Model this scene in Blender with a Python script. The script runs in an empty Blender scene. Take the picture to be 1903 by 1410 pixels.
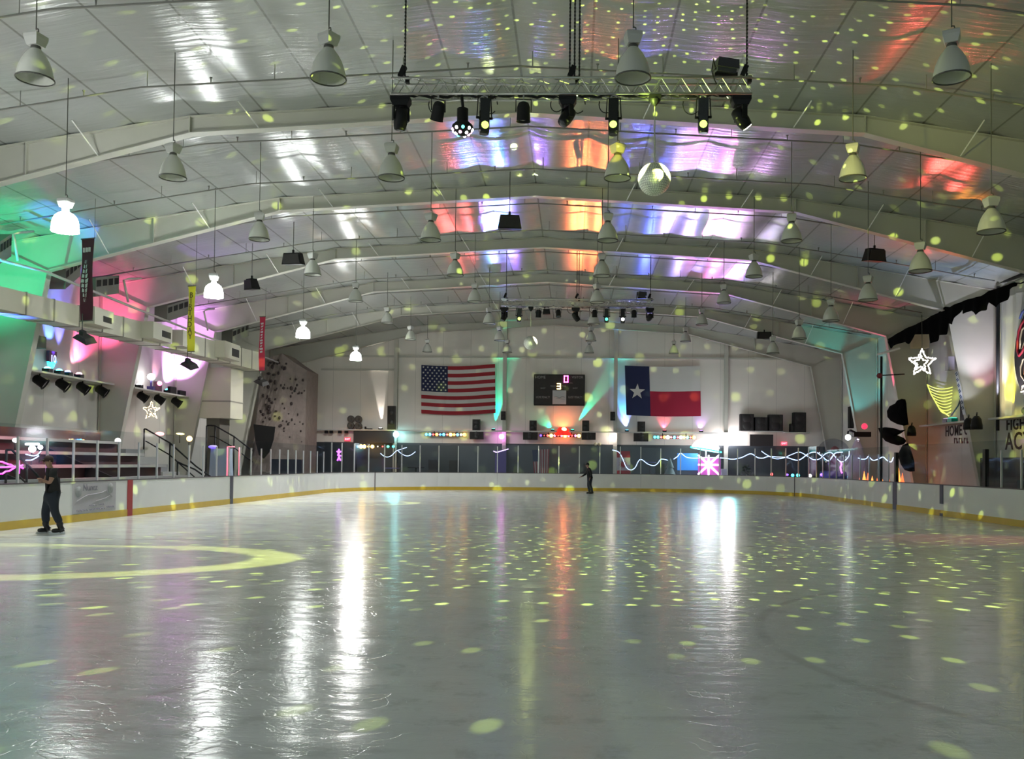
import bpy, bmesh, math, random
from mathutils import Vector, Matrix, Euler
random.seed(7)
R = math.radians
C = bpy.context.scene.collection
sc = bpy.context.scene
W_, H_ = 1903.0, 1410.0
# ---------------------------------------------------------------- camera
FPX = 1700.0
CAMZ = 1.67
YAW, PITCH, ROLL = 0.0265, 0.023, 0.0095
ROT = (Matrix.Rotation(YAW, 3, 'Z') @ Matrix.Rotation(math.pi/2+PITCH, 3, 'X') @ Matrix.Rotation(ROLL, 3, 'Z'))
VP = (1065.0, 862.0)
d_ = ROT.transposed() @ Vector((0, 1, 0))
PPX = VP[0] - FPX*d_.x/(-d_.z)
PPY = VP[1] + FPX*d_.y/(-d_.z)
cd = bpy.data.cameras.new('camera'); cam = bpy.data.objects.new('camera', cd); C.objects.link(cam)
cd.sensor_width = 36.0; cd.lens = 36.0*FPX/W_
cd.shift_x = -(PPX - W_/2)/W_
cd.shift_y = (PPY - H_/2)/W_
cd.clip_end = 300
cam.matrix_world = Matrix.Translation((0, 0, CAMZ)) @ ROT.to_4x4()
sc.camera = cam
EYE = Vector((0, 0, CAMZ))
def ray(px, py):
    return ROT @ Vector(((px-PPX)/FPX, -(py-PPY)/FPX, -1.0))
def at(px, py, Y):
    d = ray(px, py); return EYE + d*(Y/d.y)
def atx(px, py, X):
    d = ray(px, py); return EYE + d*(X/d.x)
def atz(px, py, z=0.0):
    d = ray(px, py); return EYE + d*((z-CAMZ)/d.z)

# ---------------------------------------------------------------- materials
MATS = {}
def mat(name, col=(.5, .5, .5), rough=.6, metal=0.0, emit=None, es=0.0, noise=0.0, nscale=4.0, bump=0.0, bscale=20.0, spec=.5, coat=0.0, alpha=1.0):
    if name in MATS: return MATS[name]
    m = bpy.data.materials.new(name); m.use_nodes = True
    nt = m.node_tree; b = nt.nodes['Principled BSDF']
    b.inputs['Base Color'].default_value = (*col, 1)
    b.inputs['Roughness'].default_value = rough
    b.inputs['Metallic'].default_value = metal
    b.inputs['Specular IOR Level'].default_value = spec
    b.inputs['Coat Weight'].default_value = coat
    if emit:
        b.inputs['Emission Color'].default_value = (*emit, 1); b.inputs['Emission Strength'].default_value = es
    tc = nt.nodes.new('ShaderNodeTexCoord')
    if noise:
        n = nt.nodes.new('ShaderNodeTexNoise'); n.inputs['Scale'].default_value = nscale; n.inputs['Detail'].default_value = 4
        nt.links.new(tc.outputs['Object'], n.inputs['Vector'])
        mx = nt.nodes.new('ShaderNodeMix'); mx.data_type = 'RGBA'
        mx.inputs[6].default_value = (*[c*(1-noise) for c in col], 1); mx.inputs[7].default_value = (*[min(1, c*(1+noise)) for c in col], 1)
        nt.links.new(n.outputs['Fac'], mx.inputs[0]); nt.links.new(mx.outputs[2], b.inputs['Base Color'])
    if bump:
        n2 = nt.nodes.new('ShaderNodeTexNoise'); n2.inputs['Scale'].default_value = bscale; n2.inputs['Detail'].default_value = 3
        nt.links.new(tc.outputs['Object'], n2.inputs['Vector'])
        bp = nt.nodes.new('ShaderNodeBump'); bp.inputs['Strength'].default_value = bump; bp.inputs['Distance'].default_value = .05
        nt.links.new(n2.outputs['Fac'], bp.inputs['Height']); nt.links.new(bp.outputs['Normal'], b.inputs['Normal'])
    MATS[name] = m
    return m
def glow(name, col, s):
    return mat('glow_'+name, (.8, .8, .8), .5, emit=col, es=s)
def mth(nt, op, a, b=None, c=None, clamp=False):
    n = nt.nodes.new('ShaderNodeMath'); n.operation = op; n.use_clamp = clamp
    for i, v in enumerate((a, b, c)):
        if v is None: continue
        if isinstance(v, (int, float)): n.inputs[i].default_value = v
        else: nt.links.new(v, n.inputs[i])
    return n.outputs[0]
def sstep(nt, v, lo, hi):
    n = nt.nodes.new('ShaderNodeMapRange'); n.interpolation_type = 'SMOOTHSTEP'
    nt.links.new(v, n.inputs['Value'])
    n.inputs['From Min'].default_value = lo; n.inputs['From Max'].default_value = hi
    n.inputs['To Min'].default_value = 0 if lo < hi else 1; n.inputs['To Max'].default_value = 1 if lo < hi else 0
    if lo > hi: n.inputs['From Min'].default_value = hi; n.inputs['From Max'].default_value = lo
    return n.outputs['Result']

# ---------------------------------------------------------------- mesh builder
class MB:
    def __init__(s): s.v = []; s.f = []; s.m = []; s.s = []
    def add(s, vs, fs, m=0, smooth=False):
        b = len(s.v); s.v += [Vector(v) for v in vs]
        for f in fs: s.f.append([b+i for i in f]); s.m.append(m); s.s.append(smooth)
        return s
    def box(s, c, size, rot=None, m=0, taper=None):
        x, y, z = [k/2 for k in size]; tx, ty = taper or (1, 1)
        vs = [Vector((sx*x*(tx if sz > 0 else 1), sy*y*(ty if sz > 0 else 1), sz*z)) for sz in (-1, 1) for sy in (-1, 1) for sx in (-1, 1)]
        if rot is not None: vs = [rot @ v for v in vs]
        c = Vector(c)
        return s.add([v+c for v in vs], [(0, 2, 3, 1), (4, 5, 7, 6), (0, 1, 5, 4), (2, 6, 7, 3), (0, 4, 6, 2), (1, 3, 7, 5)], m)
    def bbox(s, lo, hi, m=0):
        lo, hi = Vector(lo), Vector(hi); return s.box((lo+hi)/2, hi-lo, None, m)
    def tube(s, pts, r, n=6, m=0, closed=False):
        pts = [Vector(p) for p in pts]; k = len(pts); rs = r if isinstance(r, (list, tuple)) else [r]*k
        base = len(s.v); up = None
        for i, p in enumerate(pts):
            if closed: t = (pts[(i+1) % k]-pts[i-1])
            else: t = pts[min(i+1, k-1)]-pts[max(i-1, 0)]
            t.normalize()
            if up is None: up = Vector((0, 0, 1)) if abs(t.z) < .9 else Vector((1, 0, 0))
            a = t.cross(up)
            if a.length < 1e-4: a = t.orthogonal()
            a.normalize(); b = a.cross(t).normalized(); up = b
            for j in range(n):
                an = 2*math.pi*j/n; s.v.append(p+(a*math.cos(an)+b*math.sin(an))*rs[i])
        for i in range(k if closed else k-1):
            for j in range(n):
                i2 = (i+1) % k
                s.f.append([base+i*n+j, base+i2*n+j, base+i2*n+(j+1) % n, base+i*n+(j+1) % n]); s.m.append(m); s.s.append(n > 4)
        if not closed:
            s.f.append([base+j for j in range(n)]); s.m.append(m); s.s.append(False)
            s.f.append([base+(k-1)*n+j for j in reversed(range(n))]); s.m.append(m); s.s.append(False)
        return s
    def lathe(s, prof, c=(0, 0, 0), n=20, m=0, rot=None, cap0=False, cap1=False, smooth=True):
        base = len(s.v); c = Vector(c)
        for (r, z) in prof:
            for j in range(n):
                an = 2*math.pi*j/n; v = Vector((r*math.cos(an), r*math.sin(an), z))
                s.v.append((rot @ v if rot is not None else v)+c)
        for i in range(len(prof)-1):
            for j in range(n):
                s.f.append([base+i*n+j, base+i*n+(j+1) % n, base+(i+1)*n+(j+1) % n, base+(i+1)*n+j]); s.m.append(m); s.s.append(smooth)
        if cap0: s.f.append([base+j for j in reversed(range(n))]); s.m.append(m); s.s.append(False)
        if cap1: s.f.append([base+(len(prof)-1)*n+j for j in range(n)]); s.m.append(m); s.s.append(False)
        return s
    def ball(s, c, r, n=16, k=10, m=0, sc3=(1, 1, 1), smooth=True):
        prof = [(max(1e-4, r*math.sin(math.pi*i/k)), -r*math.cos(math.pi*i/k)) for i in range(k+1)]
        return s.lathe(prof, c, n, m, Matrix.Diagonal(sc3), smooth=smooth)
    def prism(s, poly, ext, m=0):
        p = [Vector(q) for q in poly]; e = Vector(ext); n = len(p)
        return s.add(p+[q+e for q in p], [list(range(n)), [n+i for i in reversed(range(n))]]+[(i, i+n, (i+1) % n+n, (i+1) % n) for i in range(n)], m)
    def quad(s, a, b, c, d, m=0): return s.add([a, b, c, d], [(0, 1, 2, 3)], m)
    def grid(s, fn, nu, nv, m=0, smooth=True, mf=None):
        base = len(s.v)
        for i in range(nu+1):
            for j in range(nv+1): s.v.append(Vector(fn(i/nu, j/nv)))
        for i in range(nu):
            for j in range(nv):
                a = base+i*(nv+1)+j
                s.f.append([a, a+nv+1, a+nv+2, a+1]); s.m.append(mf(i, j) if mf else m); s.s.append(smooth)
        return s
    def build(s, name, mats, parent=None, origin=None):
        me = bpy.data.meshes.new(name)
        if parent is not None: o0 = ORG[parent.name]
        elif origin is not None: o0 = Vector(origin)
        else:
            xs = [v.x for v in s.v]; ys = [v.y for v in s.v]; zs = [v.z for v in s.v]
            o0 = Vector(((min(xs)+max(xs))/2, (min(ys)+max(ys))/2, min(zs)))
        me.from_pydata([v-o0 for v in s.v], [], s.f)
        for m in (mats if isinstance(mats, (list, tuple)) else [mats]): me.materials.append(m)
        me.polygons.foreach_set('material_index', s.m); me.polygons.foreach_set('use_smooth', s.s)
        me.validate(); 
        bm = bmesh.new(); bm.from_mesh(me); bmesh.ops.recalc_face_normals(bm, faces=bm.faces[:]); bm.to_mesh(me); bm.free()
        me.update()
        o = bpy.data.objects.new(name, me); C.objects.link(o)
        if parent is not None: o.parent = parent
        else: o.location = o0
        ORG[o.name] = o0
        return o
ORG = {}
def thing(name, label, cat, loc, group=None):
    o = bpy.data.objects.new(name, None); C.objects.link(o); o.empty_display_size = .1
    o.location = loc; ORG[o.name] = Vector(loc)
    o['label'] = label; o['category'] = cat
    if group: o['group'] = group
    return o
def tag(o, label, cat, group=None):
    o['label'] = label; o['category'] = cat
    if group: o['group'] = group
    return o
def struct(o): o['kind'] = 'structure'; return o
def dup(root, loc, label=None, group=None, rotz=None):
    r = root.copy(); C.objects.link(r); r.location = loc; ORG[r.name] = Vector(loc)
    if label: r['label'] = label
    if group: r['group'] = group
    if rotz is not None: r.rotation_euler = (0, 0, rotz)
    for ch in list(root.children):
        c = ch.copy(); C.objects.link(c); c.parent = r
        for g in ch.children:
            q = g.copy(); C.objects.link(q); q.parent = c
    return r
def text_mesh(txt, size, mtl, name, parent, origin, xdir, up, extrude=.01, align='CENTER', sx=1.0, space=1.0, bold=0.0):
    cu = bpy.data.curves.new('t', 'FONT'); cu.body = txt; cu.size = size; cu.extrude = extrude; cu.align_x = align; cu.align_y = 'CENTER'; cu.resolution_u = 3; cu.space_character = space; cu.offset = bold
    t = bpy.data.objects.new('t', cu); C.objects.link(t)
    dg = bpy.context.evaluated_depsgraph_get(); me = bpy.data.meshes.new_from_object(t.evaluated_get(dg))
    bpy.data.objects.remove(t); bpy.data.curves.remove(cu)
    x = Vector(xdir).normalized(); u = Vector(up).normalized(); n = x.cross(u)
    M = Matrix((x, u, n)).transposed().to_4x4(); M = Matrix.Translation(Vector(origin)-ORG[parent.name]) @ M @ Matrix.Diagonal((sx, 1, 1, 1))
    me.transform(M); me.name = name; me.materials.clear(); me.materials.append(mtl)
    o = bpy.data.objects.new(name, me); C.objects.link(o); o.parent = parent; ORG[o.name] = ORG[parent.name]
    return o
# ---------------------------------------------------------------- lights
def lookrot(d): return Vector(d).to_track_quat('-Z', 'Y')
def spot(loc, tgt, col, e, ang, blend=.4, rad=.03, gobo=None):
    l = bpy.data.lights.new('spot_lamp', 'SPOT'); l.color = col; l.energy = e; l.spot_size = R(ang); l.spot_blend = blend; l.shadow_soft_size = rad
    o = bpy.data.objects.new('spot_lamp', l); C.objects.link(o); o.location = loc
    o.rotation_euler = lookrot(Vector(tgt)-Vector(loc)).to_euler()
    if gobo: gobo(l)
    return o
def point(loc, col, e, rad=.1, gobo=None):
    l = bpy.data.lights.new('point_lamp', 'POINT'); l.color = col; l.energy = e; l.shadow_soft_size = rad
    o = bpy.data.objects.new('point_lamp', l); C.objects.link(o); o.location = loc
    if gobo: gobo(l)
    return o
def lnodes(l):
    l.use_nodes = True; nt = l.node_tree; em = nt.nodes.get('Emission')
    tc = nt.nodes.new('ShaderNodeTexCoord')
    return nt, em, tc.outputs['Normal']
def gobo_dots(step, rad, keep, base, seed=0.0, white=.3, up=1.0):
    "rows of facet reflections as a mirror ball throws them: step and rad in degrees"
    def g(l):
        nt, em, nrm = lnodes(l); D = R(step)
        s = nt.nodes.new('ShaderNodeSeparateXYZ'); nt.links.new(nrm, s.inputs[0])
        v = mth(nt, 'DIVIDE', mth(nt, 'ARCSINE', s.outputs[2]), D); v = mth(nt, 'ADD', v, 100+seed)
        row = mth(nt, 'FLOOR', v); cv = mth(nt, 'COSINE', mth(nt, 'MULTIPLY', mth(nt, 'SUBTRACT', row, 99.5+seed), D))
        phi = mth(nt, 'ARCTAN2', s.outputs[1], s.outputs[0])
        u = mth(nt, 'ADD', mth(nt, 'DIVIDE', mth(nt, 'MULTIPLY', phi, cv), D), mth(nt, 'MULTIPLY_ADD', row, .37, 200))
        col = mth(nt, 'FLOOR', u)
        cb = nt.nodes.new('ShaderNodeCombineXYZ'); nt.links.new(col, cb.inputs[0]); nt.links.new(row, cb.inputs[1]); cb.inputs[2].default_value = seed
        wn = nt.nodes.new('ShaderNodeTexWhiteNoise'); nt.links.new(cb.outputs[0], wn.inputs['Vector'])
        sep = nt.nodes.new('ShaderNodeSeparateColor'); nt.links.new(wn.outputs['Color'], sep.inputs[0])
        fu = mth(nt, 'ADD', mth(nt, 'SUBTRACT', mth(nt, 'FRACT', u), .5), mth(nt, 'MULTIPLY_ADD', sep.outputs[0], .36, -.18))
        fv = mth(nt, 'ADD', mth(nt, 'SUBTRACT', mth(nt, 'FRACT', v), .5), mth(nt, 'MULTIPLY_ADD', sep.outputs[1], .36, -.18))
        d = mth(nt, 'SQRT', mth(nt, 'ADD', mth(nt, 'MULTIPLY', fu, fu), mth(nt, 'MULTIPLY', fv, fv)))
        k = rad/step; dot = sstep(nt, d, k*1.25, k*.6)
        on = mth(nt, 'LESS_THAN', wn.outputs['Value'], keep); w = mth(nt, 'MULTIPLY', mth(nt, 'MULTIPLY_ADD', sep.outputs[2], 1.0, .3), mth(nt, 'MULTIPLY_ADD', sstep(nt, s.outputs[2], .18, .34), up-1.0, 1.0))
        st = mth(nt, 'ADD', mth(nt, 'MULTIPLY', mth(nt, 'MULTIPLY', dot, on), w), base)
        lf = nt.nodes.new('ShaderNodeLightFalloff'); lf.inputs['Strength'].default_value = 1/9.0  # facet beams are nearly parallel
        nt.links.new(mth(nt, 'MULTIPLY', st, lf.outputs['Linear']), em.inputs['Strength'])
        mx = nt.nodes.new('ShaderNodeMix'); mx.data_type = 'RGBA'; mx.inputs[6].default_value = (1, 1, 1, 1); mx.inputs[7].default_value = (1.1, 1.0, 4.5, 1)
        nt.links.new(mth(nt, 'MULTIPLY', sep.outputs[0], white), mx.inputs[0]); nt.links.new(mx.outputs[2], em.inputs['Color'])
    return g
def gobo_ring(inner, outer, soft=1.0):
    def g(l):
        nt, em, nrm = lnodes(l)
        sx = nt.nodes.new('ShaderNodeSeparateXYZ'); nt.links.new(nrm, sx.inputs[0])
        ang = mth(nt, 'MULTIPLY', mth(nt, 'ARCCOSINE', mth(nt, 'ABSOLUTE', sx.outputs[2])), 180/math.pi)
        a = sstep(nt, ang, inner-soft, inner); b = sstep(nt, ang, outer+soft, outer)
        nt.links.new(mth(nt, 'MULTIPLY', a, b), em.inputs['Strength'])
    return g
def gobo_slot(wx, lo, hi, sx_=.3, grad=0.0):
    "shutter: half width as a tangent, cut-offs lo and hi above the axis as tangents; grad strengthens the low (far-throw) end"
    def g(l):
        nt, em, nrm = lnodes(l)
        s = nt.nodes.new('ShaderNodeSeparateXYZ'); nt.links.new(nrm, s.inputs[0])
        az = mth(nt, 'ABSOLUTE', s.outputs[2])
        qx = mth(nt, 'ABSOLUTE', mth(nt, 'DIVIDE', s.outputs[0], az)); qy = mth(nt, 'DIVIDE', s.outputs[1], az)
        a = sstep(nt, qx, wx*(1+sx_), wx*(1-sx_))
        b = mth(nt, 'MULTIPLY', sstep(nt, qy, lo, lo+.03), sstep(nt, qy, hi, hi*.6))
        st = mth(nt, 'MULTIPLY', a, b)
        if grad: st = mth(nt, 'MULTIPLY', st, mth(nt, 'POWER', 2.718, mth(nt, 'MULTIPLY', qy, -grad)))
        nt.links.new(st, em.inputs['Strength'])
    return g
# ================================================================ SETTING
CX = -1.4
def lerp_prof(u, P):
    for (a, za), (b, zb) in zip(P, P[1:]):
        if a <= u <= b: return za+(zb-za)*(u-a)/(b-a)
    return P[-1][1]
WB = 19.5
ROOFP = [(0, 11.57), (9.1, 11.07), (14.1, 10.28), (WB, 9.35)]
def roofz(x): return lerp_prof(abs(x-CX), ROOFP)
XL, XR = CX-WB, CX+WB
YF = 62.6
FRAMES = [24.5+7.62*i for i in range(5)]

M_wall = mat('wall_paint', (.60, .585, .55), .6, noise=.05, nscale=.7)
M_steel = mat('painted_steel', (.53, .52, .46), .5, noise=.06, nscale=1.2)
M_conc = mat('concrete_floor', (.16, .16, .17), .8, noise=.2)
M_black = mat('black_metal', (.008, .008, .009), .5, spec=.25)
M_blackp = mat('black_plastic', (.012, .012, .013), .6, spec=.25)
M_dark = mat('dark_grille', (.028, .026, .025), .8, noise=.3, nscale=60)
M_grey = mat('grey_metal', (.42, .43, .42), .4, .3)
M_alu = mat('aluminium', (.62, .63, .64), .35, .6)
M_white = mat('white_paint', (.75, .74, .72), .5)

# --- ice with faded rink paint
def ice_material():
    m = bpy.data.materials.new('ice'); m.use_nodes = True; nt = m.node_tree; b = nt.nodes['Principled BSDF']
    tc = nt.nodes.new('ShaderNodeTexCoord'); P = tc.outputs['Object']
    sep = nt.nodes.new('ShaderNodeSeparateXYZ'); nt.links.new(P, sep.inputs[0])
    X, Y = sep.outputs[0], sep.outputs[1]
    def noise(scale, det, vec=(1, 1, 1), rough=.5):
        mp = nt.nodes.new('ShaderNodeMapping'); mp.inputs['Scale'].default_value = vec; nt.links.new(P, mp.inputs['Vector'])
        n = nt.nodes.new('ShaderNodeTexNoise'); n.inputs['Scale'].default_value = scale; n.inputs['Detail'].default_value = det; n.inputs['Roughness'].default_value = rough
        nt.links.new(mp.outputs[0], n.inputs['Vector']); return n.outputs['Fac']
    base = nt.nodes.new('ShaderNodeMix'); base.data_type = 'RGBA'
    base.inputs[6].default_value = (.64, .69, .69, 1); base.inputs[7].default_value = (.78, .82, .82, 1)
    nt.links.new(noise(.55, 5), base.inputs[0])
    col = base.outputs[2]
    wob = mth(nt, 'MULTIPLY', noise(.9, 3), .25)
    def paint(mask, c, k):
        nonlocal col
        mx = nt.nodes.new('ShaderNodeMix'); mx.data_type = 'RGBA'; mx.inputs[7].default_value = (*c, 1)
        nt.links.new(col, mx.inputs[6]); nt.links.new(mth(nt, 'MULTIPLY', mask, k), mx.inputs[0]); col = mx.outputs[2]
    fade = mth(nt, 'MULTIPLY_ADD', noise(1.1, 4), 2.4, -.75, clamp=True)
    for cx in (-6.9, 6.45):
        dx = mth(nt, 'SUBTRACT', X, cx); dy = mth(nt, 'SUBTRACT', Y, 8.8)
        r = mth(nt, 'SQRT', mth(nt, 'ADD', mth(nt, 'MULTIPLY', dx, dx), mth(nt, 'MULTIPLY', dy, dy)))
        dd = mth(nt, 'ABSOLUTE', mth(nt, 'SUBTRACT', r, 4.57))
        paint(mth(nt, 'MULTIPLY', sstep(nt, dd, .085, .02), fade), (.17, .10, .10), .34)
    for y0, w, c, k in ((19.1, .03, (.12, .13, .15), .75), (26.8, .16, (.38, .22, .22), .25), (35.2, .16, (.25, .28, .40), .3)):
        paint(sstep(nt, mth(nt, 'ABSOLUTE', mth(nt, 'SUBTRACT', Y, y0)), w*1.6, w*.6), c, k)
    # long dark skate scuffs
    sc_ = sstep(nt, noise(.8, 5, (.35, 1.6, 1), .6), .60, .74)
    paint(sc_, (.36, .38, .39), .6)
    paint(sstep(nt, noise(2.6, 6, (1, 1, 1), .7), .52, .66), (.44, .48, .47), .45)
    nt.links.new(col, b.inputs['Base Color'])
    rg = mth(nt, 'MULTIPLY_ADD', noise(1.6, 4), .22, .04)
    nt.links.new(rg, b.inputs['Roughness'])
    b.inputs['IOR'].default_value = 1.31; b.inputs['Specular IOR Level'].default_value = .38
    h = mth(nt, 'ADD', mth(nt, 'MULTIPLY', noise(2.0, 4, (.7, 1.8, 1)), 1.5), mth(nt, 'MULTIPLY', noise(22, 4, (.6, 1.6, 1), .65), .16))
    vo = nt.nodes.new('ShaderNodeTexVoronoi'); vo.feature = 'DISTANCE_TO_EDGE'; vo.inputs['Scale'].default_value = 2.3
    mp = nt.nodes.new('ShaderNodeMapping'); mp.inputs['Scale'].default_value = (.7, 1.8, 1)
    dst = nt.nodes.new('ShaderNodeVectorMath'); dst.operation = 'ADD'; nt.links.new(P, dst.inputs[0])
    n3 = nt.nodes.new('ShaderNodeTexNoise'); n3.inputs['Scale'].default_value = 1.5; n3.inputs['Detail'].default_value = 4; nt.links.new(P, n3.inputs['Vector']); nt.links.new(n3.outputs['Color'], dst.inputs[1])
    nt.links.new(dst.outputs[0], mp.inputs['Vector']); nt.links.new(mp.outputs[0], vo.inputs['Vector'])
    h = mth(nt, 'ADD', h, mth(nt, 'MULTIPLY', sstep(nt, vo.outputs['Distance'], 0, .03), .10))
    bp = nt.nodes.new('ShaderNodeBump'); bp.inputs['Strength'].default_value = .35; bp.inputs['Distance'].default_value = .02
    nt.links.new(h, bp.inputs['Height']); nt.links.new(bp.outputs['Normal'], b.inputs['Normal'])
    return m
M_ice = ice_material()
BX0, BX1, BY1, BR = -13.2, 12.7, 56.8, 8.5
def board_path(off=0.0, y0=2.0, n=18):
    """inner face of the boards, from the left near end round the far end to the right near end"""
    pts = [(BX0-off, y0), (BX0-off, BY1-BR)]
    for i in range(1, n+1):
        a = math.pi-(math.pi/2)*i/n; pts.append((BX0+BR+(BR+off)*math.cos(a), BY1-BR+(BR+off)*math.sin(a)))
    for i in range(n+1):
        a = math.pi/2-(math.pi/2)*i/n; pts.append((BX1-BR+(BR+off)*math.cos(a), BY1-BR+(BR+off)*math.sin(a)))
    pts.append((BX1+off, y0)); return pts
b = MB(); pp = board_path(.02, -10.0); b.add([(x, y, 0) for x, y in pp], [list(range(len(pp)))])
struct(b.build('floor', M_ice, origin=(0, 0, 0)))
b = MB(); b.quad((XL, -12, -.03), (XR, -12, -.03), (XR, YF, -.03), (XL, YF, -.03))
struct(b.build('floor_surround', M_conc))

# --- ceiling: insulation facing that bellies between the purlins
def ceiling_material():
    m = bpy.data.materials.new('ceiling_facing'); m.use_nodes = True; nt = m.node_tree; b = nt.nodes['Principled BSDF']
    tc = nt.nodes.new('ShaderNodeTexCoord')
    mp = nt.nodes.new('ShaderNodeMapping'); mp.inputs['Scale'].default_value = (.45, 5.5, .3); nt.links.new(tc.outputs['Object'], mp.inputs['Vector'])
    n = nt.nodes.new('ShaderNodeTexNoise'); n.inputs['Scale'].default_value = 1.3; n.inputs['Detail'].default_value = 4; nt.links.new(mp.outputs[0], n.inputs['Vector'])
    bp = nt.nodes.new('ShaderNodeBump'); bp.inputs['Strength'].default_value = .32; bp.inputs['Distance'].default_value = .05
    nt.links.new(n.outputs['Fac'], bp.inputs['Height']); nt.links.new(bp.outputs['Normal'], b.inputs['Normal'])
    sp = nt.nodes.new('ShaderNodeSeparateXYZ'); nt.links.new(tc.outputs['Object'], sp.inputs[0])
    fr = mth(nt, 'FRACT', mth(nt, 'DIVIDE', mth(nt, 'ADD', sp.outputs[0], 40*PURL), PURL))
    e = mth(nt, 'MINIMUM', fr, mth(nt, 'SUBTRACT', 1.0, fr))
    mx = nt.nodes.new('ShaderNodeMix'); mx.data_type = 'RGBA'; mx.inputs[6].default_value = (.36, .37, .36, 1); mx.inputs[7].default_value = (.19, .19, .18, 1)
    nt.links.new(sstep(nt, e, .022, .008), mx.inputs[0]); nt.links.new(mx.outputs[2], b.inputs['Base Color'])
    b.inputs['Roughness'].default_value = .23; b.inputs['Specular IOR Level'].default_value = 1.0; b.inputs['IOR'].default_value = 1.6
    return m
PURL = WB/11
M_ceil = ceiling_material()
b = MB(); xs = []
for i in range(22):
    for k in range(6): xs.append((i+k/6)*PURL)
xs.append(22*PURL); vs = []
for x in xs:
    t = (x/PURL) % 1.0; z = roofz(XL+x)-.055*math.sin(math.pi*t); vs.append((XL+x, z))
n = len(vs)
ys = [-12, 10, 24.5, 40, YF]
b.add([(x, y, z) for y in ys for x, z in vs], [(j*n+i, j*n+i+1, (j+1)*n+i+1, (j+1)*n+i) for j in range(len(ys)-1) for i in range(n-1)], 0, True)
o = struct(b.build('ceiling', M_ceil, origin=(XL, 0, 0)))

# --- walls
def wall_material(name, c, axis, step, w=.006):
    m = bpy.data.materials.new(name); m.use_nodes = True; nt = m.node_tree; b = nt.nodes['Principled BSDF']
    tc = nt.nodes.new('ShaderNodeTexCoord'); sp = nt.nodes.new('ShaderNodeSeparateXYZ'); nt.links.new(tc.outputs['Object'], sp.inputs[0])
    fr = mth(nt, 'FRACT', mth(nt, 'DIVIDE', mth(nt, 'ADD', sp.outputs[axis], 100*step), step))
    n = nt.nodes.new('ShaderNodeTexNoise'); n.inputs['Scale'].default_value = .5; n.inputs['Detail'].default_value = 4; nt.links.new(tc.outputs['Object'], n.inputs['Vector'])
    m0 = nt.nodes.new('ShaderNodeMix'); m0.data_type = 'RGBA'; m0.inputs[6].default_value = (*[k*.93 for k in c], 1); m0.inputs[7].default_value = (*[k*1.06 for k in c], 1); nt.links.new(n.outputs['Fac'], m0.inputs[0])
    mx = nt.nodes.new('ShaderNodeMix'); mx.data_type = 'RGBA'; mx.inputs[7].default_value = (*[k*.62 for k in c], 1)
    nt.links.new(m0.outputs[2], mx.inputs[6]); nt.links.new(sstep(nt, fr, w*2, w), mx.inputs[0]); nt.links.new(mx.outputs[2], b.inputs['Base Color'])
    b.inputs['Roughness'].default_value = .5
    return m
M_wf = wall_material('far_wall_panel', (.80, .755, .69), 0, 1.9)
M_ws = wall_material('side_wall_panel', (.62, .605, .57), 1, 2.54)
def side_wall(x, s, name):
    b = MB(); b.bbox((x if s > 0 else x-.2, -12, -.03), (x+.2 if s > 0 else x, YF, 9.36)); return struct(b.build(name, M_ws))
side_wall(XL, -1, 'wall_left'); side_wall(XR, 1, 'wall_right')
# far wall: outline follows the roof
b = MB(); pl = [(XL-.2, -.03), (XR+.2, -.03)]+[(CX+u, z+.15) for u, z in reversed(ROOFP)]+[(CX-u, z+.15) for u, z in ROOFP[1:]]
b.prism([(x, YF, z) for x, z in pl], (0, .2, 0)); struct(b.build('wall_far', M_wf))
M_dwall = mat('dark_tinted_panel', (.045, .056, .068), .35, noise=.3, nscale=.6)
b = MB(); b.bbox((XL+.05, YF-.06, 0), (XR-.05, YF-.01, 3.02)); struct(b.build('wall_far_lower', M_dwall))
# girts and posts of the far wall
b = MB()
for z, x0, x1 in ((8.96, XL+.1, XR-.1), (8.02, -17.4, -12.3)):
    b.bbox((x0, YF-.16, z-.06), (x1, YF-.005, z+.06))
struct(b.build('trim_1', M_steel))
for i, x in enumerate((-19.3, -12.2, -4.72, 2.85, 10.35)):
    zt = roofz(x)-.1; b = MB()
    b.bbox((x-.13, YF-.36, 0), (x+.13, YF-.34, zt)); b.bbox((x-.13, YF-.17, 0), (x+.13, YF-.165, zt)); b.bbox((x-.01, YF-.34, 0), (x+.01, YF-.17, zt))
    o = struct(b.build('wall_column', M_steel))
# long shelf on the far wall
p0, p1 = at(563, 797, YF-.7), at(1362, 803, YF-.7); ZS = (p0.z+p1.z)/2
M_shelf = mat('shelf_paint', (.56, .55, .52), .5)
b = MB(); b.bbox((p0.x, YF-.72, ZS-.09), (p1.x, YF-.37, ZS)); 
tag(b.build('wall_shelf', M_shelf), 'long pale shelf along the far wall under the two big flags', 'shelf')

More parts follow.
